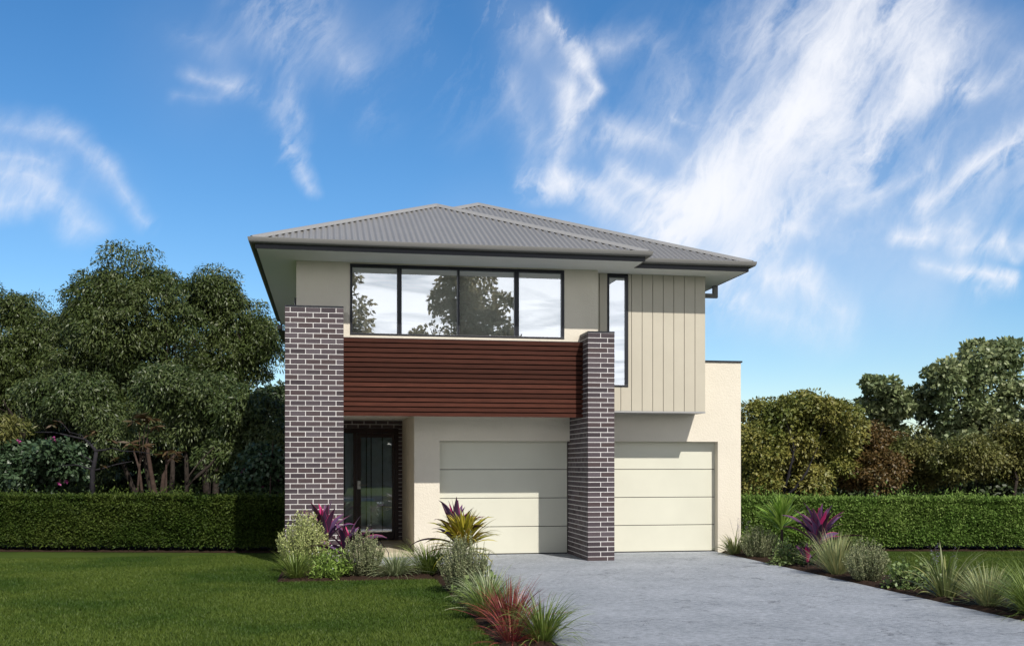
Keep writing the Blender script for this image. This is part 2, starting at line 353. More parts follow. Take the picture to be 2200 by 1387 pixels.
bp_ = N(t, 'ShaderNodeBump'); bp_.inputs['Distance'].default_value = .05; t.links.new(mth(t, 'SUBTRACT', sm, mth(t, 'MULTIPLY', ck, .4)), bp_.inputs['Height']); t.links.new(bp_.outputs[0], b.inputs['Normal'])
M['drive'] = m
def slab(name, x0, x1, y0, y1, z1, m):
    return tag(MB().box(x0, x1, y0, y1, -.05, z1).build(name, m), kind='structure')
slab('driveway', 2.12, 7.38, -2.2, 19.6, .012, M['drive'])
slab('path', -.60, 2.12, 17.35, 19.24, .008, M['drive'])
M['asphalt'] = mat('asphalt', (.05, .05, .052), .9, .2, var=.3, vscale=20)
slab('road', -300, 300, -11, -4, .01, M['asphalt'])
M['kerb'] = mat('kerb_concrete', (.35, .34, .32), .85, .2, var=.15, vscale=6)
slab('kerb', -300, 2.1, -4, -3.8, .12, M['kerb'])
slab('kerb', 7.4, 300, -4, -3.8, .12, M['kerb'])
# beds of mulch, uneven sheets
def bed(name, x0, x1, y0, y1, nx, ny, h=.035):
    xs = np.linspace(x0, x1, nx); ys_ = np.linspace(y0, y1, ny); X, Y = np.meshgrid(xs, ys_)
    Z = h * (.6 + .8 * RNG.random(X.shape)); Z[0, :] = Z[-1, :] = .003; Z[:, 0] = Z[:, -1] = .003
    idx = np.arange(nx * ny).reshape(ny, nx)
    Fq = np.stack([idx[:-1, :-1], idx[:-1, 1:], idx[1:, 1:], idx[1:, :-1]], -1).reshape(-1, 4)
    return tag(MB().add(np.stack([X, Y, Z], -1).reshape(-1, 3), Fq).build(name, M['soil'], smooth=True), kind='structure')
bed('garden_bed', 7.385, 8.35, 2, 19.2, 16, 240)
bed('garden_bed', 1.56, 2.115, 4, 17.34, 10, 200)
bed('garden_bed', -.72, 1.555, 15.45, 17.34, 40, 34)
def strip_bed(u0, D0, u1, D1):
    a = at(u0, 996, D0)[:2]; b = at(u1, 996, D1)[:2]; ax = (b - a) / np.linalg.norm(b - a); nb = np.array([-ax[1], ax[0]])
    k = 160; ss = np.linspace(0, 1, k); rows = []
    for j, w in enumerate((-.14, -.06, .1, .3, 1.1)):
        P = a + (b - a) * ss[:, None] + nb * (w + (RNG.random((k, 1)) - .5) * (.05 if j < 2 else 0)); rows.append(np.concatenate([P, np.full((k, 1), .004) + (RNG.random((k, 1)) * .03 if j else 0)], 1))
    idx = np.arange(5 * k).reshape(5, k); Fq = np.stack([idx[:-1, :-1], idx[:-1, 1:], idx[1:, 1:], idx[1:, :-1]], -1).reshape(-1, 4)
    tag(MB().add(np.concatenate(rows), Fq).build('hedge_bed', M['soil']), kind='structure')
strip_bed(-160, 20.6, 640, 20.2); strip_bed(1560, 20.75, 2330, 20.5)

# ---------------------------------------------------------------- house
HO = (3.0, 19.0, 0)
house = thing('house', 'two storey rendered house with dark brick columns, red timber screen and grey metal hip roof', 'house', HO)
def wall_cells(xs, zs, y0, y1, opens):
    mb = MB()
    for i in range(len(xs) - 1):
        for j in range(len(zs) - 1):
            if (i, j) in opens: continue
            mb.box(xs[i], xs[i+1], y0, y1, zs[j], zs[j+1])
    return mb
ZS = 5.19                         # underside of the eaves
Y_G, Y_W, Y_C, Y_S = 19.25, 18.42, 18.68, 18.20   # garage wall, window wall, clad wall, timber screen
# garage storey
gw = wall_cells([1.56, 2.025, 4.47, 4.94, 7.394, 7.86], [0, 2.127, 2.62], Y_G, Y_G + .22, {(1, 0), (3, 0), (2, 0)})
gw.box(6.9265, 7.86, Y_G, Y_G + .22, 2.62, 3.655); gw.box(1.56, 6.9265, Y_G, Y_G + .22, 2.62, 2.8)
gw.box(7.66, 7.86, Y_G + .22, 27, 0, 3.655)
gw.build('garage_wall', M['render'], house)
MB().box(6.91, 7.885, Y_G - .02, 27.02, 3.655, 3.685).build('parapet_cap', M['charcoal'], house)
MB().box(1.56, 1.72, Y_G + .22, 22.6, 0, 2.8).build('porch_wall', M['render'], house)
# ceiling over the porch and in front of the garage
c = MB(); c.box(-.53, 4.465, Y_S + .03, Y_G, 2.62, 2.66); c.box(-.38, 1.56, Y_G, 22.4, 2.62, 2.66); c.build('porch_ceiling', M['soffit'], house)
# garage doors, four sectional panels each
for (x0, x1) in ((2.025, 4.462), (4.952, 7.394)):
    d = MB(); zz_ = [0.012, .528, 1.062, 1.597, 2.14]
    for i in range(4):
        d.box(x0, x1, Y_G + .17, Y_G + .21, zz_[i] + .006, zz_[i+1] - .006)
    gd = d.build('garage_door', M['door_paint'], house)
    bm_ = gd.modifiers.new('bevel', 'BEVEL'); bm_.width = .004; bm_.segments = 2
    MB().box(x0, x1, Y_G + .19, Y_G + .215, .0, 2.14).build('panel_joint', M['darkgap'], gd)
    MB().box(x0 + .003, x1 - .003, Y_G + .165, Y_G + .189, .0125, .030).build('rubber_seal', M['darkgap'], gd)
# upper window wall
wx = [-.53, .381, 4.179, 4.80]; wz = [2.66, 3.937, 5.165, 5.2]
uw = wall_cells(wx, wz, Y_W, Y_W + .2, {(1, 1)})
uw.box(-.53, -.33, Y_W + .2, 27, 0, 5.2); uw.box(-.53, -.38, Y_G, Y_W + .2 + .001, 2.66, 2.67)
uw.build('upper_wall', M['render'], house)
MB().box(-.53, -.38, Y_S + .2, Y_W - .001, 0, 2.619).build('porch_side_wall', M['render'], house)
# cladding box
cb = MB(); cb.box(4.80, 5.044, Y_C + .02, Y_C + .2, 2.66, 5.2); cb.box(5.442, 6.915, Y_C + .02, Y_C + .2, 2.66, 5.2)
cb.box(5.044, 5.442, Y_C + .02, Y_C + .2, 2.66, 3.113); cb.box(5.044, 5.442, Y_C + .02, Y_C + .2, 5.165, 5.2)
clad = cb.build('cladding_backing', M['darkgap'], house)
js = [4.812, 4.897, 5.099, 5.302, 5.505, 5.708, 5.911, 6.114, 6.317, 6.520, 6.728, 6.926]
bd = MB()
for a_, b_ in zip(js[:-1], js[1:]):
    a2, b2 = a_ + .005, b_ - .005
    if b_ == js[-1]: b2 = 6.926
    segs = [(a2, b2, 2.675, 5.2)]
    if b2 > 5.044 and a2 < 5.442:
        segs = [(a2, b2, 2.675, 3.113)]
        if a2 < 5.044: segs.append((a2, 5.044, 3.113, 5.2))
        if b2 > 5.442: segs.append((5.442, b2, 3.113, 5.2))
    for (x0, x1, z0, z1) in segs: bd.box(x0, x1, Y_C, Y_C + .019, z0, z1)
for k in range(41):                # boards down the side of the box
    bd.box(6.915, 6.926, Y_C + .02 + k * .203, Y_C + .02 + k * .203 + .197, 2.675, 5.2)
bd.build('cladding', M['cladding'], house)
MB().box(4.80, 6.93, Y_C - .004, Y_G, 2.645, 2.673).build('cladding_base', mat('base_trim', (.33, .33, .33), .5), house)
MB().box(6.7, 6.9145, Y_C + .2, 27, 2.66, 5.2).build('side_wall', M['cladding'], house)
MB().box(-.38, 7.6, 26.8, 27.0, 0, 5.2).build('rear_wall', M['render'], house)
MB().box(1.56, 7.66, Y_G + .22, 26.8, 3.3, 3.4).build('garage_roof', M['gutter'], house)

# bricks laid one by one, light mortar between them
def brickwork(name, x0, x1, y0, y1, z1, sides, lens=(.245, .255), start=.09, z0=0, course=.0866):
    e = .0016
    core = MB().box(x0 + e, x1 - e, y0 + e, y1 - (e if 'b' in sides else -.0), z0, z1 - .004).build(name, M['mortar'], house)
    mb = MB(); nc = max(1, round((z1 - z0) / course)); course = (z1 - z0) / nc; J = .0115; L = .2505
    rg = random.Random(3)
    def run(a0, a1, first):
        out = []; a = a0; w = first
        while a < a1 - .02:
            b_ = min(a + w, a1); 
            if a1 - b_ < .05: b_ = a1
            out.append((a, b_ - (J if b_ < a1 else 0))); a = b_; w = L
        return out
    for k in range(nc):
        za = z0 + k * course + .002; zb = za + course - J
        zb = min(zb, z1 - .002)
        fo = start if k % 2 else start + L / 2
        for a, b_ in run(x0, x1, fo):
            mb.box(a + rg.uniform(-.001, .001), b_ + rg.uniform(-.001, .001), y0 - rg.uniform(0, .0015), y0 + .02, za + rg.uniform(-.0008, .0008), zb + rg.uniform(-.0008, .0008))
        for sd in sides:
            if sd == 'b':
                for a, b_ in run(x0, x1, fo): mb.box(a, b_, y1 - .02, y1, za, zb)
                continue
            xx = (x0 - rg.uniform(0, .001), x0 + .02) if sd == 'l' else (x1 - .02, x1 + rg.uniform(0, .001))
            for a, b_ in run(y0 + .0205, y1 - (.0205 if 'b' in sides else 0), (.09 if k % 2 else .21)):
                mb.box(xx[0], xx[1], a, b_, za, zb)
    mb.build('bricks', M['brick'], core)
    return core
cl_ = brickwork('brick_column', -.698, .262, 17.84, 18.415, 4.31, 'lrb', start=.09)
cr_ = brickwork('brick_column', 4.47, 4.948, 17.84, 18.41, 3.99, 'lr', start=.235)
brickwork('brick_pier', 4.472, 4.946, 18.4105, 19.42, 2.60, 'lr', start=.235)
MB().box(-.70, .264, 17.835, 18.417, 4.31, 4.335).build('column_cap', M['charcoal'], cl_)
MB().box(4.467, 4.951, 17.835, 18.412, 3.99, 4.015).build('column_cap', M['charcoal'], cr_)
# porch back wall in brick around the front door
brickwork('porch_brick_wall', 1.482, 1.559, 22.40, 22.5, 2.62, 'l', start=.04)
brickwork('porch_brick_wall', -.38, 1.4815, 22.402, 22.5, 2.619, '', z0=2.456, course=.0815, start=.14)

# timber screen, sixteen boards on dark posts
H0, H1 = 2.525, 3.875; pitch = (H1 - H0) / 16
sc = MB()
rg = random.Random(5)
for k in range(16):
    z0 = H0 + k * pitch
    sc.box(.263, 4.469, Y_S + rg.uniform(-.0015, .0015), Y_S + .034, z0 + .0, z0 + pitch - .020)
scr = sc.build('timber_screen', M['wood'], house)
MB().box(.263, 4.469, Y_S + .08, Y_S + .10, H0 + .03, H1 - .02).build('screen_backing', M['darkgap'], scr)
MB().box(.263, 4.469, Y_S + .036, Y_W - .001, H1 - .018, H1 - .004).build('screen_capping', M['charcoal'], scr)

def pane(x0, x1, y, z0, z1): return MB().add([(x0, y, z0), (x1, y, z0), (x1, y, z1), (x0, y, z1)], [(0, 1, 2, 3)])
# upper windows
def window(x0, x1, z0, z1, y, panes, fw, glass, blind, depth=.09, proud=.012):
    fr = MB()
    xs = [x0] + [v for pn in panes for v in pn] + [x1]
    a = panes[0][0]; bq = panes[-1][1]
    fr.box(x0, x1, y - proud, y + depth, z0, z0 + fw[0]); fr.box(x0, x1, y - proud, y + depth, z1 - fw[1], z1)
    for i in range(0, len(xs), 2): fr.box(xs[i], xs[i+1], y - proud, y + depth, z0 + fw[0], z1 - fw[1])
    w = fr.build('window', M['charcoal'], house)
    bmm = w.modifiers.new('bevel', 'BEVEL'); bmm.width = .004; bmm.segments = 2
    for pa, pb in panes:
        pane(pa - .001, pb + .001, y + .03, z0 + fw[0] - .001, z1 - fw[1] + .001).build('pane', glass, w)
        if blind: MB().box(pa - .01, pb + .01, y + .075, y + .08, z0 + .02, z1 - .02).build('blind', blind, w)
    return w
window(.381, 1.2335, 3.937, 5.165, Y_W, [(.421, 1.192)], (.03, .055), M['glass_up'], M['blind'])
window(1.2345, 3.3125, 3.937, 5.165, Y_W, [(1.273, 2.249), (2.290, 3.270)], (.03, .055), M['glass_up'], M['blind'])
window(3.3135, 4.179, 3.937, 5.165, Y_W, [(3.354, 4.125)], (.03, .055), M['glass_up'], M['blind'])
window(5.044, 5.442, 3.113, 5.165, Y_C, [(5.084, 5.388)], (.035, .045), M['glass_up'], M['blind_white'])
sw = MB().box(-.575, -.53, 18.88, 19.6, 3.4, 4.62).build('side_window', M['charcoal'], house)
MB().box(-.579, -.5755, 18.93, 19.55, 3.46, 4.56).build('pane', M['glass_dn'], sw)
# dark rooms behind the glass
rm = MB(); rm.box(-.32, 6.7, 22.2, 22.3, 2.67, 5.18); rm.box(-.32, 6.69, Y_C + .2, 22.2, 2.661, 2.69); rm.build('upper_room', M['room'], house)

# front door with sidelight
DY = 22.40
fj = MB(); fj.box(-.30, 1.479, DY - .012, DY + .09, 2.35, 2.454)
fj.box(1.395, 1.479, DY - .012, DY + .09, .09, 2.35); fj.box(-.30, -.22, DY - .012, DY + .09, .09, 2.35); fj.box(.531, .605, DY - .012, DY + .09, .09, 2.35)
fj.box(-.22, .531, DY - .012, DY + .09, .09, .17)
jamb = fj.build('door_frame', M['jamb'], house)
pane(-.22, .531, DY + .03, .17, 2.35).build('pane', M['glass_dn'], jamb)
dl = MB(); dl.box(.609, .692, DY, DY + .045, .105, 2.345); dl.box(1.345, 1.391, DY, DY + .045, .105, 2.345); dl.box(.692, 1.345, DY, DY + .045, .105, .262); dl.box(.692, 1.345, DY, DY + .045, 2.26, 2.345)
door = dl.build('front_door', M['jamb'], house)
pane(.692, 1.345, DY + .022, .262, 2.26).build('glass', M['glass_dn'], door)
hd = MB(); hd.box(.618, .684, DY - .014, DY - .0005, 1.17, 1.345); hd.tube([(.651, DY - .014, 1.255), (.651, DY - .055, 1.255)], .009); hd.tube([(.645, DY - .055, 1.255), (.80, DY - .055, 1.255)], .008)
hd.build('handle', M['metal'], door)
# hall seen through the door
hl = MB(); hl.box(-.33, 1.56, 26.3, 26.4, .02, 2.6); hl.box(1.50, 1.559, 22.6, 26.3, .1, 2.6); hl.box(-.3295, -.29, 22.6, 26.3, .1, 2.6); hl.box(-.33, 1.56, 22.5, 26.3, .0, .085); hl.box(-.33, 1.56, 22.51, 26.3, 2.6, 2.64)
hl.build('hall', M['room'], house)
cu = MB()
for i in range(70):
    x = -.29 + i * .026; y_ = 22.66 + .012 * sin(i * 1.7)
    cu.box(x, x + .0255, y_, y_ + .004, .1, 2.5)
cu.build('door_strips', M['pale_fill'], house)  # pale strips added behind the glass to lighten the front door
cu = MB()
for x in (.34, .80, .90, 1.14): cu.box(x, x + .022, 22.56, 22.58, .1, 2.5)
cu.build('dark_bars', M['door_strips'], house)
# porch floor of cream tiles
pf = MB(); tx = [-.38]; 
while tx[-1] < 1.5: tx.append(round(tx[-1] + .49, 3))
for a_, b_ in zip(tx[:-1], tx[1:]):
    for (ya, yb) in ((19.2, 20.3), (20.3, 21.35), (21.35, 22.39)):
        pf.box(a_ + .006, min(b_, 1.556) - .006, ya + .002, yb - .002, .0, .09)
pfl = pf.build('porch_floor', M['tile'], house)
bm_ = pfl.modifiers.new('bevel', 'BEVEL'); bm_.width = .004; bm_.segments = 2
MB().box(-.375, 1.555, 19.203, 22.6, .0, .086).build('grout', M['grout'], pfl)

# eaves: soffit, fascia and gutter round the front
XL, XF, XR = -1.157, 5.396, 7.53; YF, YM, YB = 17.48, 18.07, 27.0
so = MB(); so.box(XL + .02, XF - .02, YF + .02, YM + .0195, ZS, ZS + .02); so.box(XL + .02, XR - .02, YM + .02, YB, ZS, ZS + .02)
so.build('soffit', M['soffit'], house)
path = [(XL, YB), (XL, YF), (XF, YF), (XF, YM), (XR, YM), (XR, YB)]
def sweep(path, prof, closed_prof=True):
    P = [np.array(p_) for p_ in path]; n = len(P); offs = []
    for i in range(n):
        ns = []
        if i > 0: d = P[i] - P[i-1]; d = d / np.linalg.norm(d); ns.append(np.array([d[1], -d[0]]))
        if i < n - 1: d = P[i+1] - P[i]; d = d / np.linalg.norm(d); ns.append(np.array([d[1], -d[0]]))
        if len(ns) == 1: offs.append(ns[0])
        else: s_ = ns[0] + ns[1]; offs.append(s_ / (s_ @ ns[0]))
    k = len(prof); vs = []
    for i in range(n):
        for (o_, z_) in prof: q_ = P[i] + offs[i] * o_; vs.append((q_[0], q_[1], z_))
    fs = []
    for i in range(n - 1):
        for j in range(k if closed_prof else k - 1):
            j2 = (j + 1) % k; fs.append((i*k+j, (i+1)*k+j, (i+1)*k+j2, i*k+j2))
    fs.append(tuple(range(k))); fs.append(tuple((n-1)*k + j for j in range(k))[::-1])
    return MB().add(vs, fs)
# going down the left side then right along the front, the outside is to the right of travel reversed
def flip(path): return path
# outward normal of (XL,YB)->(XL,YF): travel -Y, (d1,-d0)=(-1,0): outward
sweep(path, [(0, ZS - .004), (0, ZS + .15), (-.02, ZS + .15), (-.02, ZS - .004)]).build('fascia', M['charcoal'], house)
gut = [(.001, 5.262), (.065, 5.262), (.086, 5.270), (.098, 5.284), (.105, 5.303), (.109, 5.320), (.111, 5.333), (.112, 5.350), (.106, 5.352), (.100, 5.336), (.05, 5.300), (.004, 5.345)]
sweep(path, gut).build('gutter', M['gutter'], house)
# rear eave, a step lower
re = MB(); re.box(-1.12, -.3, 27.01, 30, 5.03, 5.05); re.box(-1.14, -1.12, 27.01, 30, 5.02, 5.2); re.build('rear_eave', M['charcoal'], house)
MB().box(-1.24, -1.141, 27.01, 30, 5.09, 5.19).build('rear_gutter', M['gutter'], house)
# metal roof
TP = .44; ZE = 5.335; LAM = .1; AMP = .019; o5 = .05
def corr(s0, s1, t0f, t1f, pos):
    n = int((s1 - s0) / (LAM / 8)); ss = np.linspace(s0, s1, n + 1)
    vs = []; 
    for s_ in ss:
        a_, b_ = t0f(s_), t1f(s_); b_ = max(a_, b_); h = AMP * sin(2 * pi * s_ / LAM)
        for tt in (a_, b_):
            x, y = pos(s_, tt); vs.append((x, y, ZE + tt * TP + h))
    i = np.arange(n) * 2
    return np.array(vs), np.stack([i, i + 2, i + 3, i + 1], 1)
def roofmesh():
    mb = MB(); x0, x1, x2 = XL - o5, XF + o5, XR + o5; y0, y1 = YF - o5, YM - o5
    hw = (x1 - x0) / 2; HW = (x2 - x0) / 2; yb = YB + o5
    mb.add(*corr(x0, x1, lambda s: 0, lambda s: min(s - x0, x1 - s), lambda s, t_: (s, y0 + t_)))
    mb.add(*corr(y0, y1 + hw, lambda s: max(0, s - y1), lambda s: min(s - y0, hw), lambda s, t_: (x1 - t_, s)))
    mb.add(*corr(y0, yb, lambda s: 0, lambda s: max(min(s - y0, hw), min(s - y1, HW)) if s < yb - HW else yb - s, lambda s, t_: (x0 + t_, s)))
    mb.add(*corr(x0 + hw, x2, lambda s: max(0, x1 - s), lambda s: min(s - x0, x2 - s), lambda s, t_: (s, y1 + t_)))
    mb.add(*corr(y1, yb, lambda s: 0, lambda s: min(s - y1, HW, yb - s), lambda s, t_: (x2 - t_, s)))
    mb.add(*corr(x0, x2, lambda s: 0, lambda s: min(s - x0, x2 - s), lambda s, t_: (s, yb - t_)))
    return mb, (x0, x1, x2, y0, y1, yb, hw, HW)
rmb, (x0, x1, x2, y0, y1, yb, hw, HW) = roofmesh()
roof = rmb.build('roof', M['roof'], house, smooth=True)
def cap(pa, pb, r=.034):
    pa = np.array(pa, float); pb = np.array(pb, float); d = pb - pa; d /= np.linalg.norm(d)
    side = np.cross(d, (0, 0, 1)); side /= np.linalg.norm(side); up = np.cross(side, d)
    prof = [(-.085, -.028), (-.05, .004), (-.02, .028), (0, .036), (.02, .028), (.05, .004), (.085, -.028), (.0, -.02)]
    vs = [p_ + side * a_ + up * (b_ + .012) for p_ in (pa, pb) for a_, b_ in prof]; k = 8
    return vs, [(j, (j+1) % k, k + (j+1) % k, k + j) for j in range(k)] + [tuple(range(k))[::-1], tuple(range(k, 2*k))]
rc = MB(); z1_ = ZE + hw * TP; z2_ = ZE + HW * TP; xr = x0 + hw; xm = x0 + HW
for a_, b_ in (((x0, y0, ZE), (xr, y0 + hw, z1_)), ((x1, y0, ZE), (xr, y0 + hw, z1_)), ((xr, y0 + hw, z1_), (xr, y1 + hw, z1_)),
               ((xr, y1 + hw, z1_), (xm, y1 + HW, z2_)), ((x2, y1, ZE), (xm, y1 + HW, z2_))):
    rc.add(*cap(a_, b_))
rc.build('ridge_cap', M['ridge'], roof)
# downpipe elbow on the right side
dp = MB()
dp.box(7.44, 7.53, 19.60, 19.68, 5.03, 5.189); dp.box(6.928, 7.53, 19.60, 19.68, 4.95, 5.0295); dp.box(6.928, 7.01, 19.60, 19.68, 3.69, 4.9495)
dp.build('downpipe', M['gutter'], house)

# ================================================================ plants
def unit(v): return v / (np.linalg.norm(v, axis=-1, keepdims=True) + 1e-9)
def leaves(mb, pos, d, length, width, up=None, fold=.0):
    """one diamond-shaped leaf per row: base at pos, pointing along d"""
    n = len(pos); d = unit(d)
    if up is None: up = unit(RNG.normal(size=(n, 3)) * .6 + np.array([0, 0, .8]))
    side = unit(np.cross(d, up)); nn = np.cross(side, d)
    L = np.broadcast_to(length, (n,))[:, None]; Wd = np.broadcast_to(width, (n,))[:, None]
    mid = pos + d * L * .45
    V = np.stack([pos, mid + side * Wd / 2 + nn * fold * Wd, pos + d * L - nn * L * .08, mid - side * Wd / 2 + nn * fold * Wd], 1).reshape(-1, 3)
    Fq = np.arange(4 * n).reshape(n, 4)
    uv = np.tile(np.array([[.5, 0], [1, .5], [.5, 1], [0, .5]]), (n, 1))
    mb.add(V, Fq, uv)
def sphere_dirs(n): return unit(RNG.normal(size=(n, 3)))
def crown(blobs, n, ll, lw, droop=.5, cr=.28, shell=.55, hang=.6):
    """leaves gathered in clumps near the outside of the given blobs (x,y,z,r)"""
    B = np.array([[*b[:3], b[3]] for b in blobs]); wgt = B[:, 3] ** 2; wgt /= wgt.sum(); B = B.copy(); B[:, 3] *= .86
    mb = MB()
    nc = max(14, int(n / 190))
    bi = RNG.choice(len(B), nc, p=wgt); dirs = sphere_dirs(nc)
    rad = B[bi, 3] * (shell + (1 - shell) * RNG.random(nc) ** .5) * np.where(RNG.random(nc) < .15, RNG.random(nc) * .6 + .1, 1) * (1 + .07 * RNG.normal(size=nc))
    C = B[bi, :3] + dirs * rad[:, None] * np.array([1, 1, .95])
    crs = cr * 1.45 * (.5 + .9 * RNG.random(nc))
    # every clump is a domed, sagging tuft: leaves sit on its upper outside, lit above and dark beneath
    li = RNG.integers(0, nc, n)
    od = unit(RNG.normal(size=(n, 3)) + np.array([0, 0, .45]) + dirs[li] * .5)
    off = od * crs[li][:, None] * (.45 + .6 * RNG.random(n) ** .5)[:, None] * np.array([1.1, 1.1, .72])
    pos = C[li] + off
    d = od * .7 + RNG.normal(size=(n, 3)) * .55 + np.array([0, 0, -droop])
    leaves(mb, pos, d, ll * (.6 + .7 * RNG.random(n)), lw * (.7 + .6 * RNG.random(n)), up=unit(od + RNG.normal(size=(n, 3)) * .55 + np.array([0, 0, .25])))
    return mb, C
def limb(mb, a, b, r0, r1, wob=.12, n=6, k=7):
    a = np.array(a, float); b = np.array(b, float); L = np.linalg.norm(b - a); pts = []
    w = RNG.normal(size=(2, 3)) * wob * L
    for i in range(n + 1):
        s = i / n; pts.append(a + (b - a) * s + w[0] * sin(pi * s) + w[1] * .4 * sin(2 * pi * s))
    mb.tube(pts, [r0 + (r1 - r0) * (i / n) for i in range(n + 1)], k=k)
    return pts
def tree(label, blobs, leafm, n, ll, lw, base, name='tree', cat='tree', group=None, trunk_r=.16, bark='bark', droop=.5, cr=.28, stems=1, fork=.35, twigs=True, shell=.55):
    root = thing(name, label, cat, base, group)
    mb, C = crown(blobs, n, ll, lw, droop, cr, shell)
    mb.build('crown', leafm, root)
    tm = MB(); base = np.array(base, float)
    cen = np.mean([b[:3] for b in blobs], 0); low = min(b[2] - b[3] * .5 for b in blobs)
    for s in range(stems):
        off = np.array([(s - (stems - 1) / 2) * .45, RNG.normal() * .2, 0])
        top = base + (cen - base) * np.array([fork, fork, 0]) + np.array([0, 0, max(.8, low * .9)]) + off * 1.6
        pts = limb(tm, base + off * .5, top, trunk_r, trunk_r * .62, .04)
        for i, b in enumerate(blobs):
            if i % stems != s and stems > 1: continue
            tip = np.array(b[:3]) + np.array([0, 0, b[3] * .3])
            q_ = limb(tm, top, tip, trunk_r * .42, trunk_r * .1, .08)
            if twigs:
                for _ in range(5):
                    st = q_[RNG.integers(2, len(q_))]; e_ = np.array(b[:3]) + sphere_dirs(1)[0] * b[3] * .9
                    limb(tm, st, e_, trunk_r * .13, trunk_r * .04, .1, 4, 5)
    tm.build('trunk', M[bark], root, smooth=True)
    return root
def blobs_at(lst, D, px_scale=1.0, dj=.6):
    out = []
    for (u, v, r) in lst:
        dd = D + RNG.uniform(-dj, dj); p_ = at(u, v, dd); out.append((*p_, r / F * dd * px_scale))
    return out
def ground_at(u, D): p_ = at(u, 996, D); return (p_[0], p_[1], 0)

L = {}
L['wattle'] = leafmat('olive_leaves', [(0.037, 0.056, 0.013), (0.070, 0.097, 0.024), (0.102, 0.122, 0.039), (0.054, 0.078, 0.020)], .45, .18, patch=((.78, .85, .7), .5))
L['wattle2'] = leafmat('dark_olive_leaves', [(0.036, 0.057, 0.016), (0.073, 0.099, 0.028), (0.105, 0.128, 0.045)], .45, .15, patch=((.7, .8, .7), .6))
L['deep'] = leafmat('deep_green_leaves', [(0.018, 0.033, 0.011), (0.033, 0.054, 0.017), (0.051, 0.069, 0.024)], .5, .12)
L['gold'] = leafmat('golden_olive_leaves', [(0.129, 0.130, 0.026), (0.214, 0.201, 0.043), (0.289, 0.257, 0.065), (0.114, 0.141, 0.032)], .5, .2, patch=((.55, .72, .6), .7))
L['gold2'] = leafmat('olive_green_leaves', [(0.094, 0.103, 0.025), (0.148, 0.147, 0.038), (0.195, 0.179, 0.053)], .5, .2, patch=((.7, .8, .7), .8))
L['poplar'] = leafmat('grey_green_leaves', [(0.121, 0.154, 0.062), (0.206, 0.239, 0.106), (0.302, 0.321, 0.155), (0.146, 0.181, 0.077)], .4, .2, patch=((.75, .85, .8), .5))
L['brown'] = leafmat('brown_leaves', [(0.091, 0.055, 0.016), (0.137, 0.083, 0.026), (0.078, 0.068, 0.019)], .5, .15)
L['hedge_shade'] = leafmat('hedge_leaves_shade_toned', [(0.025, 0.047, 0.006), (0.056, 0.086, 0.012), (0.087, 0.118, 0.023), (0.037, 0.056, 0.011)], .6, .15, spec=.15, patch=((.6, .72, .6), 1.1))  # leaf colour darkened to stand for shade on the left hedge
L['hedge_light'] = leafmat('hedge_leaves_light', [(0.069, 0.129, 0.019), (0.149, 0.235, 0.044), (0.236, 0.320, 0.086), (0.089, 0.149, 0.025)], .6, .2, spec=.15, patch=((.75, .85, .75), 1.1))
L['bauhinia'] = leafmat('round_green_leaves', [(0.030, 0.060, 0.024), (0.054, 0.090, 0.041), (0.072, 0.114, 0.054)], .4, .15)
L['pink'] = leafmat('pink_petals', [(.35, .05, .20), (.45, .08, .28)], .5, .3)
L['lime'] = leafmat('lime_leaves', [(0.115, 0.196, 0.029), (0.196, 0.299, 0.052), (0.276, 0.380, 0.092)], .4, .25)
L['grass_green'] = leafmat('grass_blades_green', [(0.076, 0.125, 0.019), (0.151, 0.213, 0.037), (0.234, 0.288, 0.075), (0.103, 0.163, 0.025)], .4, .25)
L['grass_pale'] = leafmat('grass_blades_pale', [(0.158, 0.211, 0.092), (0.290, 0.343, 0.185), (0.422, 0.449, 0.264), (0.132, 0.198, 0.066)], .4, .25)
L['grass_red'] = leafmat('grass_blades_red', [(0.116, 0.020, 0.026), (0.232, 0.041, 0.041), (0.348, 0.087, 0.058), (0.151, 0.026, 0.035)], .4, .2)
L['grass_strap'] = leafmat('strap_leaves', [(0.088, 0.121, 0.039), (0.165, 0.198, 0.066), (0.253, 0.253, 0.088), (0.099, 0.143, 0.050)], .4, .25)
L['fescue'] = leafmat('blue_green_blades', [(0.172, 0.218, 0.095), (0.291, 0.333, 0.147), (0.436, 0.414, 0.181), (0.212, 0.276, 0.129)], .45, .2)
L['rosemary_y'] = leafmat('yellow_green_needles', [(0.324, 0.385, 0.121), (0.527, 0.587, 0.223), (0.729, 0.749, 0.344), (0.243, 0.304, 0.101)], .6, .2)
L['rosemary_g'] = leafmat('grey_green_needles', [(0.186, 0.236, 0.101), (0.321, 0.355, 0.186), (0.473, 0.473, 0.270), (0.135, 0.169, 0.076)], .6, .2)
L['herb'] = leafmat('herb_leaves', [(0.098, 0.156, 0.039), (0.156, 0.221, 0.065), (0.221, 0.273, 0.104)], .45, .22)
L['cordyline'] = leafmat('purple_leaves', [(0.033, 0.014, 0.024), (0.065, 0.026, 0.060), (0.119, 0.066, 0.156), (0.049, 0.017, 0.031)], .55, .12, spec=.3, edge=((.45, .03, .14), .41, .90))
L['cordyline_b'] = leafmat('bronze_yellow_leaves', [(0.172, 0.173, 0.015), (0.376, 0.345, 0.028), (0.565, 0.480, 0.068), (0.204, 0.105, 0.021)], .35, .2, edge=((.10, .08, .01), .36, 2))
L['yucca'] = leafmat('bright_green_sword_leaves', [(0.099, 0.187, 0.022), (0.187, 0.319, 0.044), (0.330, 0.440, 0.099)], .35, .25)
L['white'] = leafmat('white_petals', [(.75, .75, .72), (.8, .8, .78)], .5, .2)
L['lavender'] = leafmat('lavender_petals', [(.22, .18, .36), (.30, .24, .42)], .5, .2)
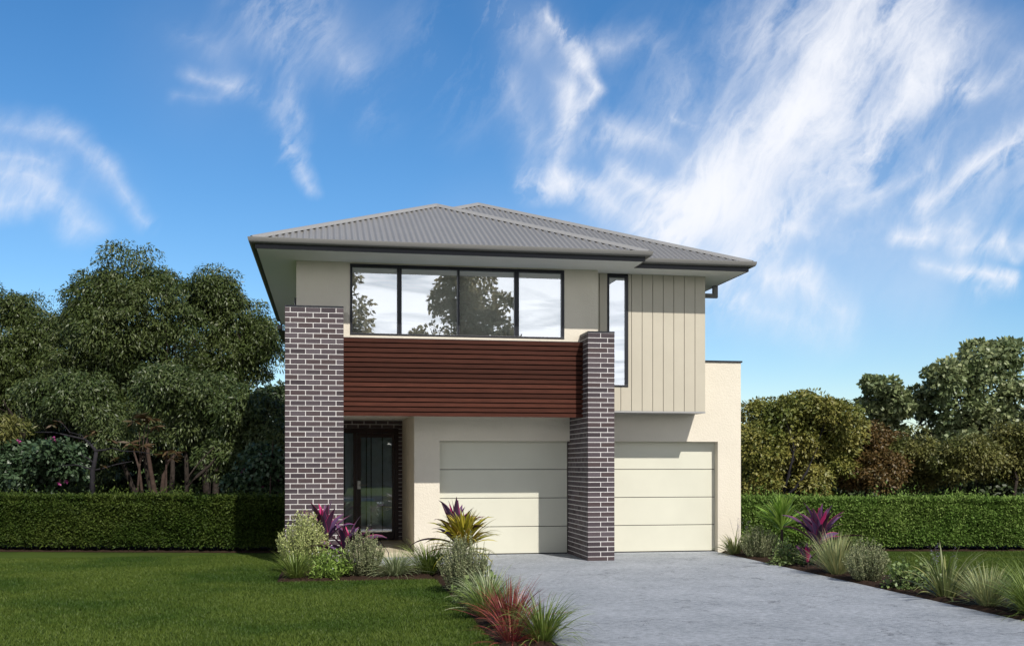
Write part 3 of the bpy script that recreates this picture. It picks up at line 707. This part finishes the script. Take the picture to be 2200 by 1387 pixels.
L['turf'] = leafmat('turf_blades', [(0.053, 0.089, 0.010), (0.087, 0.129, 0.018), (0.123, 0.166, 0.030), (0.066, 0.106, 0.013)], .5, .25, patch=((.48, .64, .52), .42), spec=.2)
L['russet'] = leafmat('russet_leaves', [(.06, .032, .012), (.085, .052, .018), (.055, .052, .018)], .5, .2)

L['street'] = leafmat('pale_olive_leaves', [(.24, .22, .13), (.32, .28, .17), (.20, .15, .07)], .7, .5, spec=.1)
# ---------------------------------------------------------------- trees on the left
GL = 'tall trees behind the left hedge'
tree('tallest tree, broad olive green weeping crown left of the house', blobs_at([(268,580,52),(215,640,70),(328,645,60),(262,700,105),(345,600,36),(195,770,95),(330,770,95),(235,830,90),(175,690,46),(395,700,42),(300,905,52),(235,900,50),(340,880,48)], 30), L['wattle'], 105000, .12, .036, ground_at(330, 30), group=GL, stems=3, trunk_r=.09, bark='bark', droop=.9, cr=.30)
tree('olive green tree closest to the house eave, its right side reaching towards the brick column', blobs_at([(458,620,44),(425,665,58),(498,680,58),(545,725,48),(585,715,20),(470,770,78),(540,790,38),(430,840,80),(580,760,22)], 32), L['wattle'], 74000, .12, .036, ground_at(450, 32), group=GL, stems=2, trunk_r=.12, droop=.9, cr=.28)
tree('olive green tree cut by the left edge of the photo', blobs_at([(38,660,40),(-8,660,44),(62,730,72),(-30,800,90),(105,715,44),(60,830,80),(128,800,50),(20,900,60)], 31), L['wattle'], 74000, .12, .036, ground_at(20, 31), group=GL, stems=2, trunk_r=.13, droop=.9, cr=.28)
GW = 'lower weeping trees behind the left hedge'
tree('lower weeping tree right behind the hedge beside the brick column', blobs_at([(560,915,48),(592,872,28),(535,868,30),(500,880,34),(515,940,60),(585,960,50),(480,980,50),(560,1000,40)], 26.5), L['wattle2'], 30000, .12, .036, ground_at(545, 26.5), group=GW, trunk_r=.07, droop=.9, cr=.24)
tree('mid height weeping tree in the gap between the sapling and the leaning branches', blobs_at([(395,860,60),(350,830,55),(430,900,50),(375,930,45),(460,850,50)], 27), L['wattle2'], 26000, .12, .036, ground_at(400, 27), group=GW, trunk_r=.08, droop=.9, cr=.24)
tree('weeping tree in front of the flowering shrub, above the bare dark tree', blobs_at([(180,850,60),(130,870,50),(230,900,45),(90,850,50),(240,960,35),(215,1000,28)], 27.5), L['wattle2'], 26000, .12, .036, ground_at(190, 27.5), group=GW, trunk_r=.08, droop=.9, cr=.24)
tree('yellowish weeping shrub low at the left edge above the hedge', blobs_at([(5,920,24),(-10,960,30),(8,975,22)], 25), L['gold2'], 6000, .14, .03, ground_at(-5, 25), 'shrub', 'shrub', trunk_r=.04, cr=.2)
tree('small distant dark tree in the sky gap left of the brick column', blobs_at([(592,858,20),(610,850,17),(575,870,16),(605,880,22)], 46), L['deep'], 9000, .22, .08, ground_at(598, 46), trunk_r=.12, cr=.35)
# flowering shrubs
def flowering(label, blobs, n, base, nf, lf=L['bauhinia'], ll=.11, lw=.085):
    root = tree(label, blobs, lf, n, ll, lw, base, 'flowering_shrub', 'shrub', 'pink flowering shrubs behind the left hedge', trunk_r=.035, stems=2, droop=.5, cr=.22)
    B = np.array(blobs); bi = RNG.integers(0, len(B), nf); d = sphere_dirs(nf); d[:, 1] = -abs(d[:, 1]); C = B[bi, :3] + d * B[bi, 3][:, None] * 1.02
    for c_ in C:
        fl = MB(); leaves(fl, np.repeat(c_[None], 9, 0) + RNG.normal(size=(9, 3)) * .009, RNG.normal(size=(9, 3)) + np.array([0, -.4, 0]), .06, .045)
        fl.build('flower', L['pink'], root)
    return root
flowering('wide round leafed shrub dotted with pink flowers at far left behind the hedge', blobs_at([(62,980,48),(110,1000,50),(20,1010,46),(150,1030,38),(75,1040,50),(130,950,28)], 24.5), 11000, ground_at(90, 24.5), 15)
flowering('narrow shrub with dense pink blossom behind the hedge next to the brick column', blobs_at([(572,985,26),(590,1005,24),(548,1010,24),(570,1035,28),(520,1040,26)], 24.2), 5000, ground_at(570, 24.2), 34)

# bare dark branching tree, saplings and leaning trunks just behind the hedge
def polytree(name, label, cat, D, lines, base_u, bark, group=None, tufts=(), tleaf='russet', tl=.16, tw=.05):
    root = thing(name, label, cat, ground_at(base_u, D), group); tm = MB()
    for pts, r0, r1 in lines:
        P = [at(u, v, D + (j * .08 if pts[0][1] < 1050 else 0)) for j, (u, v) in enumerate(pts)]
        if pts[0][1] > 1050: P[0][2] = 0
        tm.tube(P, list(np.linspace(r0, r1, len(P))), k=7)
    tm.build('trunk', M[bark], root, smooth=True)
    if tufts:
        lm = MB()
        for (u, v, k) in tufts:
            c_ = at(u, v, D - .05); n = k; a_ = RNG.random(n) * 2 * pi
            d = np.stack([np.cos(a_), np.sin(a_) * .8, RNG.uniform(-.7, .25, n)], 1)
            leaves(lm, np.repeat(c_[None], n, 0), d, tl * (.7 + .5 * RNG.random(n)), tw)
        lm.build('crown', L[tleaf], root)
    return root
polytree('bare_tree', 'bare dark tree with long crooked branches behind the left hedge', 'tree', 23.3,
         [([(199,1100),(199,1010),(203,995),(207,970)], .062, .04), ([(207,970),(195,955),(182,943)], .038, .024), ([(182,943),(150,936),(115,928),(75,928)], .024, .010),
          ([(207,968),(225,966),(243,962)], .026, .016), ([(243,962),(260,968),(300,970),(330,975)], .014, .006), ([(199,1008),(188,1005),(165,998),(125,1000)], .024, .009),
          ([(200,1010),(220,1006),(250,997),(285,990)], .024, .007), ([(203,996),(190,984),(172,976)], .02, .007), ([(182,943),(176,935),(150,928),(130,905),(118,902)], .012, .005), ([(150,930),(140,915),(122,902)], .008, .003)],
         199, 'bark_dark', tufts=((125,905,10),(112,912,8),(205,925,9),(190,935,6),(220,1000,7),(245,985,8),(240,945,6)))
polytree('sapling', 'thin three stemmed pale sapling with drooping compound leaves left of the leaning trunk', 'sapling', 23.6,
         [([(293,1100),(296,1050),(300,1000),(301,995)], .030, .02), ([(301,995),(300,960),(299,925)], .016, .006), ([(301,995),(307,960),(311,920),(316,900)], .016, .006), ([(302,993),(313,965),(318,930),(320,905)], .014, .005), ([(300,942),(320,930),(332,923)], .01, .004)],
         293, 'bark_red', 'saplings behind the left hedge', tufts=((312,895,26),(300,890,18),(325,900,18),(288,905,14),(310,955,14),(290,960,14),(280,950,10),(335,915,10)), tl=.26, tw=.05)
polytree('sapling', 'straight reddish sapling with a tuft of yellow leaves right of the leaning trunk', 'sapling', 23.6,
         [([(358,1100),(357,1050),(357,1000),(358,975)], .028, .018), ([(358,975),(366,970),(378,968)], .01, .004)], 358, 'bark_red', 'saplings behind the left hedge', tufts=((360,968,14),(378,970,16),(370,985,12),(350,975,10)), tl=.24, tw=.05)
polytree('leaning_tree', 'thick curving trunk with a forked reddish base behind the left hedge', 'tree', 25,
         [([(338,1110),(333,1060),(325,1020),(318,975),(316,940)], .075, .04), ([(344,1110),(348,1060),(352,1020),(362,990),(385,970)], .075, .02), ([(296,1100),(305,1055),(300,1010),(285,960)], .045, .02)],
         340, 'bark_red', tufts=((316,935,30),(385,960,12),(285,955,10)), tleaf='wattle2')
polytree('leaning_tree', 'low tree of bare branches slanting to the right in the dark left thicket', 'tree', 25,
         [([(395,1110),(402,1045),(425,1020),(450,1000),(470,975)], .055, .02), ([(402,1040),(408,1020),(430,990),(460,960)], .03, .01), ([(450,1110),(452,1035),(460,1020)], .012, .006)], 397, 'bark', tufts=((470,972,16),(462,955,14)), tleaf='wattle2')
polytree('sapling', 'slender grey sapling between the pink blossom and the brick column', 'sapling', 23.8,
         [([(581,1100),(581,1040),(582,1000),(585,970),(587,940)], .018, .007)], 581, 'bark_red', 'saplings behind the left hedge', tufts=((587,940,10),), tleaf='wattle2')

# ---------------------------------------------------------------- trees on the right
tree('wide golden olive tree right beside the cream garage wall', blobs_at([(1690,888,38),(1735,885,34),(1640,905,42),(1785,890,38),(1820,925,36),(1700,935,60),(1770,950,60),(1640,965,50),(1800,985,50),(1610,930,26),(1690,1010,48),(1640,1035,42),(1740,1035,36),(1605,1000,26),(1600,1050,26)], 27), L['gold'], 66000, .10, .05, ground_at(1720, 27), stems=3, trunk_r=.09, bark='bark_dark', droop=.35, cr=.22)
GP = 'grey green poplars behind the right trees'
tree('slim open grey green poplar, the smaller of the two behind the olive trees', blobs_at([(1890,830,22),(1868,852,20),(1912,858,22),(1860,880,16),(1925,880,20),(1890,905,28),(1920,925,22),(1870,930,22),(1900,950,30)], 34), L['poplar'], 6500, .15, .12, ground_at(1898, 34), group=GP, trunk_r=.05, bark='bark', droop=.2, cr=.26, shell=.3)
tree('big tall grey green poplar at the right edge of the photo', blobs_at([(2085,765,34),(2065,790,36),(2155,762,32),(2120,800,55),(2020,815,34),(2000,850,34),(2060,870,70),(2160,850,62),(2195,830,34),(1980,900,36),(2110,930,70),(2190,920,60),(2030,940,50)], 34), L['poplar'], 21000, .15, .12, ground_at(2100, 34), group=GP, trunk_r=.16, droop=.2, cr=.30, shell=.4)
GO = 'low olive trees in a row behind the right hedge'
tree('reddish brown tree between the golden tree and the round olive trees', blobs_at([(1868,950,36),(1905,965,34),(1850,990,40),(1890,1010,42),(1835,1025,30),(1920,1000,26)], 27.5), L['brown'], 22000, .09, .045, ground_at(1868, 27.5), group=GO, trunk_r=.06, droop=.35, cr=.2)
tree('upright olive tree just left of the round crowned tree', blobs_at([(1968,965,36),(1985,990,36),(1950,1000,34),(1995,1015,28),(1930,985,22),(1955,1030,24)], 28), L['gold2'], 20000, .09, .045, ground_at(1962, 28), group=GO, trunk_r=.05, droop=.4, cr=.2)
tree('round crowned olive tree with a visible low fork, second from the right edge', blobs_at([(2070,968,36),(2045,985,34),(2100,985,38),(2070,1000,40),(2030,1005,24),(2118,1005,24)], 27), L['gold2'], 22000, .09, .045, ground_at(2084, 27), group=GO, trunk_r=.055, droop=.5, cr=.19)
tree('olive tree cut by the right edge of the photo', blobs_at([(2165,945,36),(2195,950,40),(2185,990,42),(2150,1000,24),(2215,1000,40)], 27), L['gold2'], 22000, .09, .045, ground_at(2170, 27), group=GO, trunk_r=.06, droop=.5, cr=.19)

# dark thickets nobody could count, behind everything
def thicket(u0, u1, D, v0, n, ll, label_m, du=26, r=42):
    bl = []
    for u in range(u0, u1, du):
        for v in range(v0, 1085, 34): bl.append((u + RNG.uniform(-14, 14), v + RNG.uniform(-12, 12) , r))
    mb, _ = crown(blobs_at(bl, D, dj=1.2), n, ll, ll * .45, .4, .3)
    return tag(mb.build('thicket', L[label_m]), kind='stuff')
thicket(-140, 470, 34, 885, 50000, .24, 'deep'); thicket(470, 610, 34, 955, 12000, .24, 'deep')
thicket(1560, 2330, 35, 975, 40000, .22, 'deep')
# low dark hillock of leaf litter under the trees so no bright ground shows between the trunks
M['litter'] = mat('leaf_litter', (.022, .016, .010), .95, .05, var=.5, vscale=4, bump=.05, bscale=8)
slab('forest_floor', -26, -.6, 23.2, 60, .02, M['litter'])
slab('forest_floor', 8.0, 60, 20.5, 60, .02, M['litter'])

# ---------------------------------------------------------------- hedges
def hedge(label, A, B, depth, h, n, lm, h0=.09, n_stem=24):
    """clipped hedge with its front face from A to B"""
    A = np.array([*A, 0.]); B = np.array([*B, 0.]); ax = B - A; Ln = np.linalg.norm(ax); ax /= Ln; nb = np.array([-ax[1], ax[0], 0])
    root = thing('hedge', label, 'hedge', tuple((A + B) / 2 + nb * depth / 2), 'clipped hedges either side of the house')
    mb = MB()
    for frac, kind in ((.66, 'f'), (.26, 't'), (.08, 'b')):
        k = int(n * frac); s = RNG.random(k) * Ln
        bulge = .05 * np.sin(s * 1.7) + .03 * np.sin(s * 5.3 + 1) + .02 * np.sin(s * 11)
        if kind in 'fb':
            z = h0 + (h - h0) * RNG.random(k); t_ = np.abs(RNG.normal(size=k)) * .07 + bulge * .6 - .02 * np.sin(z * 9 + s * 3) + np.where(z > h - .12, .04, 0)
            z0_ = z
            if kind == 'b': t_ = depth - t_
            nrm = -nb if kind == 'f' else nb
            low = (z < h0 + .08) & (RNG.random(k) < .5); z = np.where(low, z + .1, z)
        else:
            t_ = RNG.random(k) * depth; z = h - np.abs(RNG.normal(size=k)) * .05 + np.where(RNG.random(k) < .12, RNG.exponential(.035, k), 0) * (.4 + np.abs(np.sin(s * 2.3) * np.sin(s * .9 + 1))) * 1.6 + bulge * .25 + .012 * np.sin(s * 23); nrm = np.array([0, 0, 1.])
        pos = A + ax * s[:, None] + nb * t_[:, None] + np.array([0, 0, 1.]) * z[:, None]
        d = nrm * .55 + RNG.normal(size=(k, 3)) * .6 + np.array([0, 0, .28 if kind != 't' else .1])
        leaves(mb, pos, d, .062 * (.6 + .7 * RNG.random(k)), .026 * (.7 + .6 * RNG.random(k)), up=unit(nrm * .6 + RNG.normal(size=(k, 3)) * .5 + np.array([0, 0, .5])))
    mb.build('foliage', lm, root)
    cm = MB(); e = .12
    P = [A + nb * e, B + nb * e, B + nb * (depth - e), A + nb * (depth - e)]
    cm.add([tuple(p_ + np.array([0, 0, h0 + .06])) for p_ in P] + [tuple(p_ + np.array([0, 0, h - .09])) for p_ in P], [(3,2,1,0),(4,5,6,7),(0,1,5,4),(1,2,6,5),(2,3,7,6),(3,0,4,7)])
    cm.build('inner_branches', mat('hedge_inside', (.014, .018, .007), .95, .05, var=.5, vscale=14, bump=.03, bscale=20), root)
    sm_ = MB()
    for i in range(n_stem):
        c_ = A + ax * Ln * (i + .3 + .5 * RNG.random()) / n_stem + nb * (.14 + .1 * RNG.random())
        sm_ = MB(); sm_.tube([c_, c_ + np.array([RNG.normal() * .03, 0, .25])], [.02, .014], k=6); sm_.build('stem', M['bark_dark'], root)
    return root
def xy(u, D): p_ = at(u, 996, D); return (p_[0], p_[1])
hedge('clipped hedge, leaves coloured darker for shade, on the left of the house behind the shaded lawn', xy(-160, 20.6), xy(640, 20.2), .9, 1.07, 90000, L['hedge_shade'], n_stem=30)
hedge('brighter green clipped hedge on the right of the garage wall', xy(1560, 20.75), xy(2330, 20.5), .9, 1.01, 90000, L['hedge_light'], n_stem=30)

# ---------------------------------------------------------------- turf
def turf(name, rects, dens, hmin, hmax):
    mb = MB()
    for (x0, x1, y0, y1) in rects:
        # thinner far away, where blades are smaller than a pixel
        area = (x1 - x0) * (y1 - y0); n = int(area * dens)
        X = RNG.uniform(x0, x1, n); Y = RNG.uniform(y0, y1, n)
        patch = .5 + .5 * np.sin(X * .9 + np.sin(Y * .7) * 2) * np.cos(Y * 1.3 + X * .4)
        h = RNG.uniform(hmin, hmax, n) * (.75 + .4 * patch)
        a = RNG.random(n) * 2 * pi; w = RNG.uniform(.003, .006, n)
        lean = RNG.normal(size=(n, 2)) * .45
        b = np.stack([X, Y, np.full(n, .0)], 1); sd = np.stack([np.cos(a) * w, np.sin(a) * w, np.zeros(n)], 1)
        tip = b + np.stack([lean[:, 0] * h, lean[:, 1] * h, h], 1)
        V = np.stack([b - sd, b + sd, tip], 1).reshape(-1, 3)
        mb.add(V, np.arange(3 * n).reshape(n, 3))
    return tag(mb.build(name, L['turf']), kind='stuff')
turf('grass', [(-7.5, 1.56, 8.6, 15.45), (-10, -.72, 15.45, 20.1), (8.36, 14.5, 9, 18.4)], 4200, .018, .038)

# ---------------------------------------------------------------- garden plants
def blades(mb, c, n, r0, length, lean, bend, width, segs=6, lvar=.35, az=None, fold=0):
    """arching tapered leaves growing from one point: lean = start angle off the vertical, bend = how far they arch over"""
    a = RNG.random(n) * 2 * pi if az is None else az
    Lh = length * (1 - lvar + lvar * RNG.random(n) * 1.3)
    th0 = np.abs(RNG.normal(size=n)) * lean * .6 + RNG.random(n) * lean * .6; bd_ = bend * (.5 + RNG.random(n))
    rr_ = r0 * np.sqrt(RNG.random(n)); pos = np.stack([c[0] + np.cos(a) * rr_, c[1] + np.sin(a) * rr_, np.full(n, c[2])], 1)
    side = np.stack([-np.sin(a), np.cos(a), np.zeros(n)], 1); tw = RNG.normal(size=n) * .5
    rows = []; uvs = []
    for i in range(segs + 1):
        s = i / segs; ang = th0 + bd_ * s * s
        w = width * (.45 + .55 * min(1, s * 4)) * (1 - max(0, (s - .45) / .55) ** 1.6) * .5
        w = np.maximum(w, width * .02)
        dirh = np.stack([np.cos(a), np.sin(a), np.zeros(n)], 1)
        nrm = -dirh * np.cos(ang)[:, None] + np.array([0, 0, 1.]) * np.sin(ang)[:, None]
        sd = side * np.cos(tw * s)[:, None] + nrm * np.sin(tw * s)[:, None]
        if fold:
            up_ = nrm * fold * width * (w / width * 2)
            rows.append(np.stack([pos - sd * w + up_, pos, pos + sd * w + up_], 1))
        else: rows.append(np.stack([pos - sd * w, pos + sd * w], 1))
        step = Lh / segs
        pos = pos + (dirh * np.sin(ang)[:, None] + np.array([0, 0, 1.]) * np.cos(ang)[:, None]) * step[:, None]
    k = 3 if fold else 2
    V = np.stack(rows, 1).reshape(n, (segs + 1) * k, 3)
    q_ = []
    for i in range(segs):
        for j in range(k - 1): q_.append([i*k+j, i*k+j+1, (i+1)*k+j+1, (i+1)*k+j])
    q_ = np.array(q_); Fq = (q_[None] + (np.arange(n) * (segs + 1) * k)[:, None, None]).reshape(-1, 4)
    us = np.tile(np.linspace(0, 1, k), segs + 1); vs_ = np.repeat(np.linspace(0, 1, segs + 1), k)
    mb.add(V.reshape(-1, 3), Fq, np.tile(np.stack([us, vs_], 1), (n, 1)))
    return pos
def grass(label, c, n, length, lean, bend, width, lm, group, name='grass_clump', cat='grass clump', extra=None, lvar=.4):
    length *= 1.22; n = int(n * 1.35); mb = MB(); c = np.array([c[0], c[1], .01]); blades(mb, c, n, length * .15, length, lean, bend, width, lvar=lvar)
    o = mb.build(name, L[lm], off=c); tag(o, label, cat, group)
    return o
def rosemary(label, c, h, r, ns, lm, group, per=46, nl=.028, name='rosemary', droop=.15):
    h *= 1.18; r *= 1.25; ns = int(ns * 1.3); root = thing(name, label, 'shrub', (c[0], c[1], .01), group); mb = MB(); st = MB(); c = np.array([c[0], c[1], .01])
    P_, D_ = [], []
    for i in range(ns):
        a = RNG.random() * 2 * pi; q_ = sqrt(RNG.random()); hh = h * (1 - .42 * q_ ** 2) * RNG.uniform(.72, 1.06)
        b0 = c + np.array([cos(a), sin(a), 0]) * r * q_ * .45; tip = c + np.array([cos(a) * r * q_, sin(a) * r * q_, hh])
        mid = (b0 + tip) / 2 + np.array([cos(a), sin(a), 0]) * r * .12 * q_
        pts = [(1 - s) ** 2 * b0 + 2 * s * (1 - s) * mid + s * s * tip for s in np.linspace(0, 1, 7)]
        st.tube(pts, list(np.linspace(.005, .002, 7)), k=4)
        s = RNG.uniform(.08, 1, per)[:, None]; pp = (1 - s) ** 2 * b0 + 2 * s * (1 - s) * mid + s * s * tip
        dd = unit(tip - b0); P_.append(pp); D_.append(dd * .9 + RNG.normal(size=(per, 3)) * .55)
    P_ = np.concatenate(P_); D_ = np.concatenate(D_)
    leaves(mb, P_, D_, nl * (.7 + .6 * RNG.random(len(P_))), nl * .42)
    mb.build('foliage', L[lm], root); st.build('stem', M['green_stem'], root)
    return root
def herb(label, c, h, r, n, ll, lw, lm, group, flowers=None, name='leafy_shrub'):
    h *= 1.12; r *= 1.2; n = int(n * 1.5); root = thing(name, label, 'shrub', (c[0], c[1], .01), group); mb = MB(); st = MB(); c = np.array([c[0], c[1], .01])
    bl = [(c[0] + RNG.normal() * r * .3, c[1] + RNG.normal() * r * .3, h * .5 + RNG.uniform(-.1, .1) * h, r * .62) for _ in range(5)]
    ns = 60; tips = []
    for i in range(ns):
        d = sphere_dirs(1)[0]; d[2] = abs(d[2]); tip = c + d * np.array([r, r, h]) * RNG.uniform(.7, 1.05)
        limb(st, c + RNG.normal(size=3) * [.03, .03, 0], tip, .004, .002, .05, 4, 4); tips.append(tip)
    tips = np.array(tips); ti = RNG.integers(0, ns, n); s = RNG.random(n)[:, None] ** .6
    pos = c + (tips[ti] - c) * s + RNG.normal(size=(n, 3)) * r * .07; pos[:, 2] = np.maximum(pos[:, 2], .02)
    d = unit(tips[ti] - c) * .4 + RNG.normal(size=(n, 3)) * .7
    leaves(mb, pos, d, ll * (.6 + .7 * RNG.random(n)), lw * (.7 + .6 * RNG.random(n)), up=unit(RNG.normal(size=(n, 3)) * .5 + np.array([0, 0, 1.])))
    mb.build('foliage', L[lm], root); st.build('stem', M['bark'], root)
    if flowers:
        fm = MB(); k = flowers[1]; d = sphere_dirs(k); d[:, 2] = abs(d[:, 2]) * .8 + .2; cc = c + d * np.array([r, r, h]) * 1.02
        for c_ in cc:
            fm = MB(); leaves(fm, np.repeat(c_[None], 6, 0), RNG.normal(size=(6, 3)) + [0, 0, .5], flowers[2], flowers[2] * .7); fm.build('flower', L[flowers[0]], root)
    return root
def flower_stalks(root_c, n, h, lean, lm, parent, size=.012):
    st = MB(); fm = MB(); c = np.array([root_c[0], root_c[1], .02])
    for i in range(n):
        a = RNG.random() * 2 * pi; tip = c + np.array([cos(a) * lean * RNG.random(), sin(a) * lean * RNG.random(), h * RNG.uniform(.8, 1.1)])
        st = MB(); fm = MB(); st.tube([c, (c + tip) / 2 + RNG.normal(size=3) * .01, tip], [.003, .002, .0012], k=4)
        s = RNG.uniform(.72, 1, 14)[:, None]; leaves(fm, c + (tip - c) * s + RNG.normal(size=(14, 3)) * .012, RNG.normal(size=(14, 3)), size, size * .7)
        so_ = st.build('flower_stalk', M['green_stem'], parent); fm.build('flower', L[lm], so_)
def cordyline(label, c, stem_h, n, length, width, lm, group, lean=.75, bend=.7, name='cordyline', fold=.22, layers=3, segs=9, stem_r=.018, cat='cordyline', az=None):
    length *= 1.18; width *= 1.15; stem_h *= 1.08; n = int(n * 1.2); root = thing(name, label, cat, (c[0], c[1], .01), group); mb = MB(); c = np.array([c[0], c[1], .01])
    for l_ in range(layers):
        f_ = l_ / max(1, layers - 1); k = n // layers
        blades(mb, c + np.array([0, 0, stem_h - f_ * stem_h * .22]), k, .02, length * (.75 + .25 * f_), lean * (.35 + .65 * f_) , bend * (.5 + .9 * f_), width, segs=segs, lvar=.25, fold=fold,
               az=(np.arange(k) + RNG.random(k) * .7) / k * 2 * pi + l_)
    mb.build('foliage', L[lm], root)
    MB().tube([c, c + np.array([.01, 0, stem_h])], [stem_r, stem_r * .8], k=8).build('stem', M['bark'], root)
    return root
def pos_at(u, v):
    D = F * EYE / (v - 996); p_ = at(u, 996, D); return (p_[0], p_[1])
GG, GR, GC, GH = 'grass clumps in the front beds', 'upright needle leaved shrubs in the beds', 'purple cordylines in the beds', 'leafy shrubs in the beds'
# left bed
rosemary('large pale yellow-green upright needle shrub at the left foot of the wide brick column', (-.38, 16.75), .80, .33, 190, 'rosemary_y', GR, per=64, nl=.034)
grass('bright green grass clump at the left front corner of the left bed', (-.46, 15.75), 240, .44, .75, 1.1, .009, 'grass_green', GG)
cordyline('tall purple cordyline on a bare stem directly in front of the wide brick column', (-.04, 16.9), .52, 16, .62, .10, 'cordyline', GC, lean=.75, bend=.5)
cordyline('lower purple cordyline with magenta edged leaves between the wide brick column and the front door', (.30, 16.6), .24, 22, .60, .095, 'cordyline', GC, lean=.85, bend=.75)
herb('lime green leafy herb mound with tiny white flowers in front of the purple cordylines', (.06, 15.85), .42, .36, 1500, .075, .022, 'lime', GH, flowers=('white', 8, .016))
rosemary('grey-green needle shrub between the lime herb mound and the round pale grass clump', (.52, 15.95), .60, .27, 130, 'rosemary_g', GR, per=56, nl=.028)
grass('round arching pale grass clump in front of the porch step', (1.0, 15.85), 420, .42, 1.0, 1.2, .008, 'grass_pale', GG)
grass('green grass clump at the corner of the porch wall beside the yellow cordyline', (1.52, 16.1), 300, .52, .75, 1.0, .009, 'grass_green', GG)
cordyline('spiky yellow and bronze cordyline in front of the left garage door', (2.0, 15.6), .48, 130, .58, .044, 'cordyline_b', GC, lean=1.15, bend=.8, layers=5, segs=7, fold=.15)
cordyline('purple cordyline mostly hidden behind the spiky yellow one', (1.92, 15.9), .58, 20, .64, .09, 'cordyline', GC, lean=.95, bend=.7)
rosemary('grey-green needle shrub at the lawn corner below the yellow cordyline', (1.78, 13.75), .66, .30, 150, 'rosemary_g', GR, per=56, nl=.028)
herb('broad leaved low plant spilling onto the driveway right of the grey-green needle shrub', (2.02, 14.2), .34, .26, 260, .085, .055, 'herb', GH)
herb('small broad leaved weed at the lawn edge below the grey-green needle shrub', (1.68, 12.75), .26, .2, 170, .075, .050, 'herb', GH)
grass('mixed pale grass clump behind the red grass', (1.85, 12.1), 380, .46, .85, 1.1, .009, 'grass_pale', GG)
grass('fresh green grass clump between the pale grass and the red grass', (1.72, 11.4), 260, .42, .8, 1.0, .008, 'grass_green', GG)
grass('wine red grass clump near the bottom of the photo', (1.84, 10.6), 170, .47, .75, .7, .010, 'grass_red', GG)
grass('bright green arching grass clump at the bottom beside the driveway', (2.0, 9.75), 260, .47, .85, 1.4, .008, 'grass_green', GG)
grass('dull red grass tuft at the very bottom edge beside the bright green clump', (1.70, 9.75), 110, .38, .9, 1.0, .008, 'grass_red', GG)
# right bed, from the garage wall to the right edge
g0 = grass('strappy dark green clump with thin flower stalks at the corner of the garage wall', (7.47, 18.6), 70, .42, .8, 1.0, .022, 'grass_strap', GG, name='strap_plant', cat='plant')
flower_stalks((7.57, 18.6), 9, .62, .25, 'lavender', g0)
rosemary('grey-green needle shrub left of the bright green sword leaved plant', (7.65, 17.9), .50, .30, 110, 'rosemary_g', GR, per=50, nl=.028)
cordyline('bright green sword leaved plant standing before the right hedge', (7.95, 17.6), .62, 120, .56, .036, 'yucca', None, lean=.95, bend=.5, layers=6, segs=6, fold=.12, name='yucca', cat='yucca', stem_r=.03)
herb('dense dark green leafy shrub between the sword leaved plant and the large purple cordyline', (7.65, 16.6), .42, .33, 1500, .045, .030, 'herb', GH)
cordyline('largest purple cordyline, the one in the right bed before the hedge', (7.87, 16.0), .44, 32, .62, .10, 'cordyline', GC, lean=.85, bend=.6)
cordyline('small purple cordyline at the driveway edge below the largest one', (7.63, 15.9), .12, 12, .36, .06, 'cordyline', GC, lean=.8, bend=.5)
grass('tall blue-green fescue tussock below the largest purple cordyline', (7.65, 14.95), 380, .56, .62, .45, .010, 'fescue', GG, name='fescue')
rosemary('grey-green needle shrub right of the tall fescue tussock', (7.63, 14.0), .52, .27, 120, 'rosemary_g', GR, per=56, nl=.028)
herb('pale leafy shrub between the needle shrub and the broad strap leaved clump', (7.70, 13.05), .40, .28, 420, .065, .045, 'herb', GH)
herb('taller thin leafy shrub behind the pale leafy shrub, at the lawn edge', (8.05, 13.15), .46, .22, 300, .06, .042, 'herb', GH)
g1 = grass('clump of broad yellow-green strap leaves in the right bed', (7.67, 12.1), 75, .56, .85, 1.1, .028, 'grass_strap', GG, name='strap_plant', cat='plant')
flower_stalks((7.75, 12.3), 8, .62, .3, 'lavender', g1)
grass('lower blue-green fescue tussock near the right edge of the photo', (7.67, 11.25), 380, .44, .7, .5, .009, 'fescue', GG, name='fescue')
grass('long green grass clump cut by the right edge of the photo', (7.71, 10.45), 340, .60, .8, 1.0, .009, 'grass_green', GG)
grass('green grass clump right of and behind the lower fescue tussock', (7.95, 10.9), 160, .42, .8, 1.0, .008, 'grass_green', GG)

# trees across the street, seen mirrored in the upper windows
GS = 'trees across the street mirrored in the windows'
def street_tree(label, x, y, h, r, n, lm='street'):
    bl = [(x + RNG.uniform(-.55, .55) * r * (1.25 - z_), y + RNG.uniform(-.5, .5) * r, h * z_, r * (1.15 - z_) * .8) for z_ in (.42, .5, .56, .64, .7, .78, .84, .93) for _ in range(2)]
    return tree(label, bl, L[lm], n, .26, .16, (x, y, 0), 'street_tree', 'tree', GS, trunk_r=.12, cr=.5, shell=.3, twigs=False)
street_tree('tall leafy tree mirrored in the middle panes of the upper window', 6.7, -15, 11.9, 4.3, 20000)
street_tree('narrow tree mirrored in the left pane of the upper window', .9, -16, 11.4, 1.8, 7000)
tag(crown([(x_, -34 + RNG.uniform(-3, 3), 1.8, 3.2) for x_ in np.arange(-60, 80, 2.0)] + [(x_, -40, 2.0, 3.6) for x_ in np.arange(-40, 50, 2.0)], 110000, .8, .6, .3, .6)[0].build('wood', L['deep']), kind='stuff')
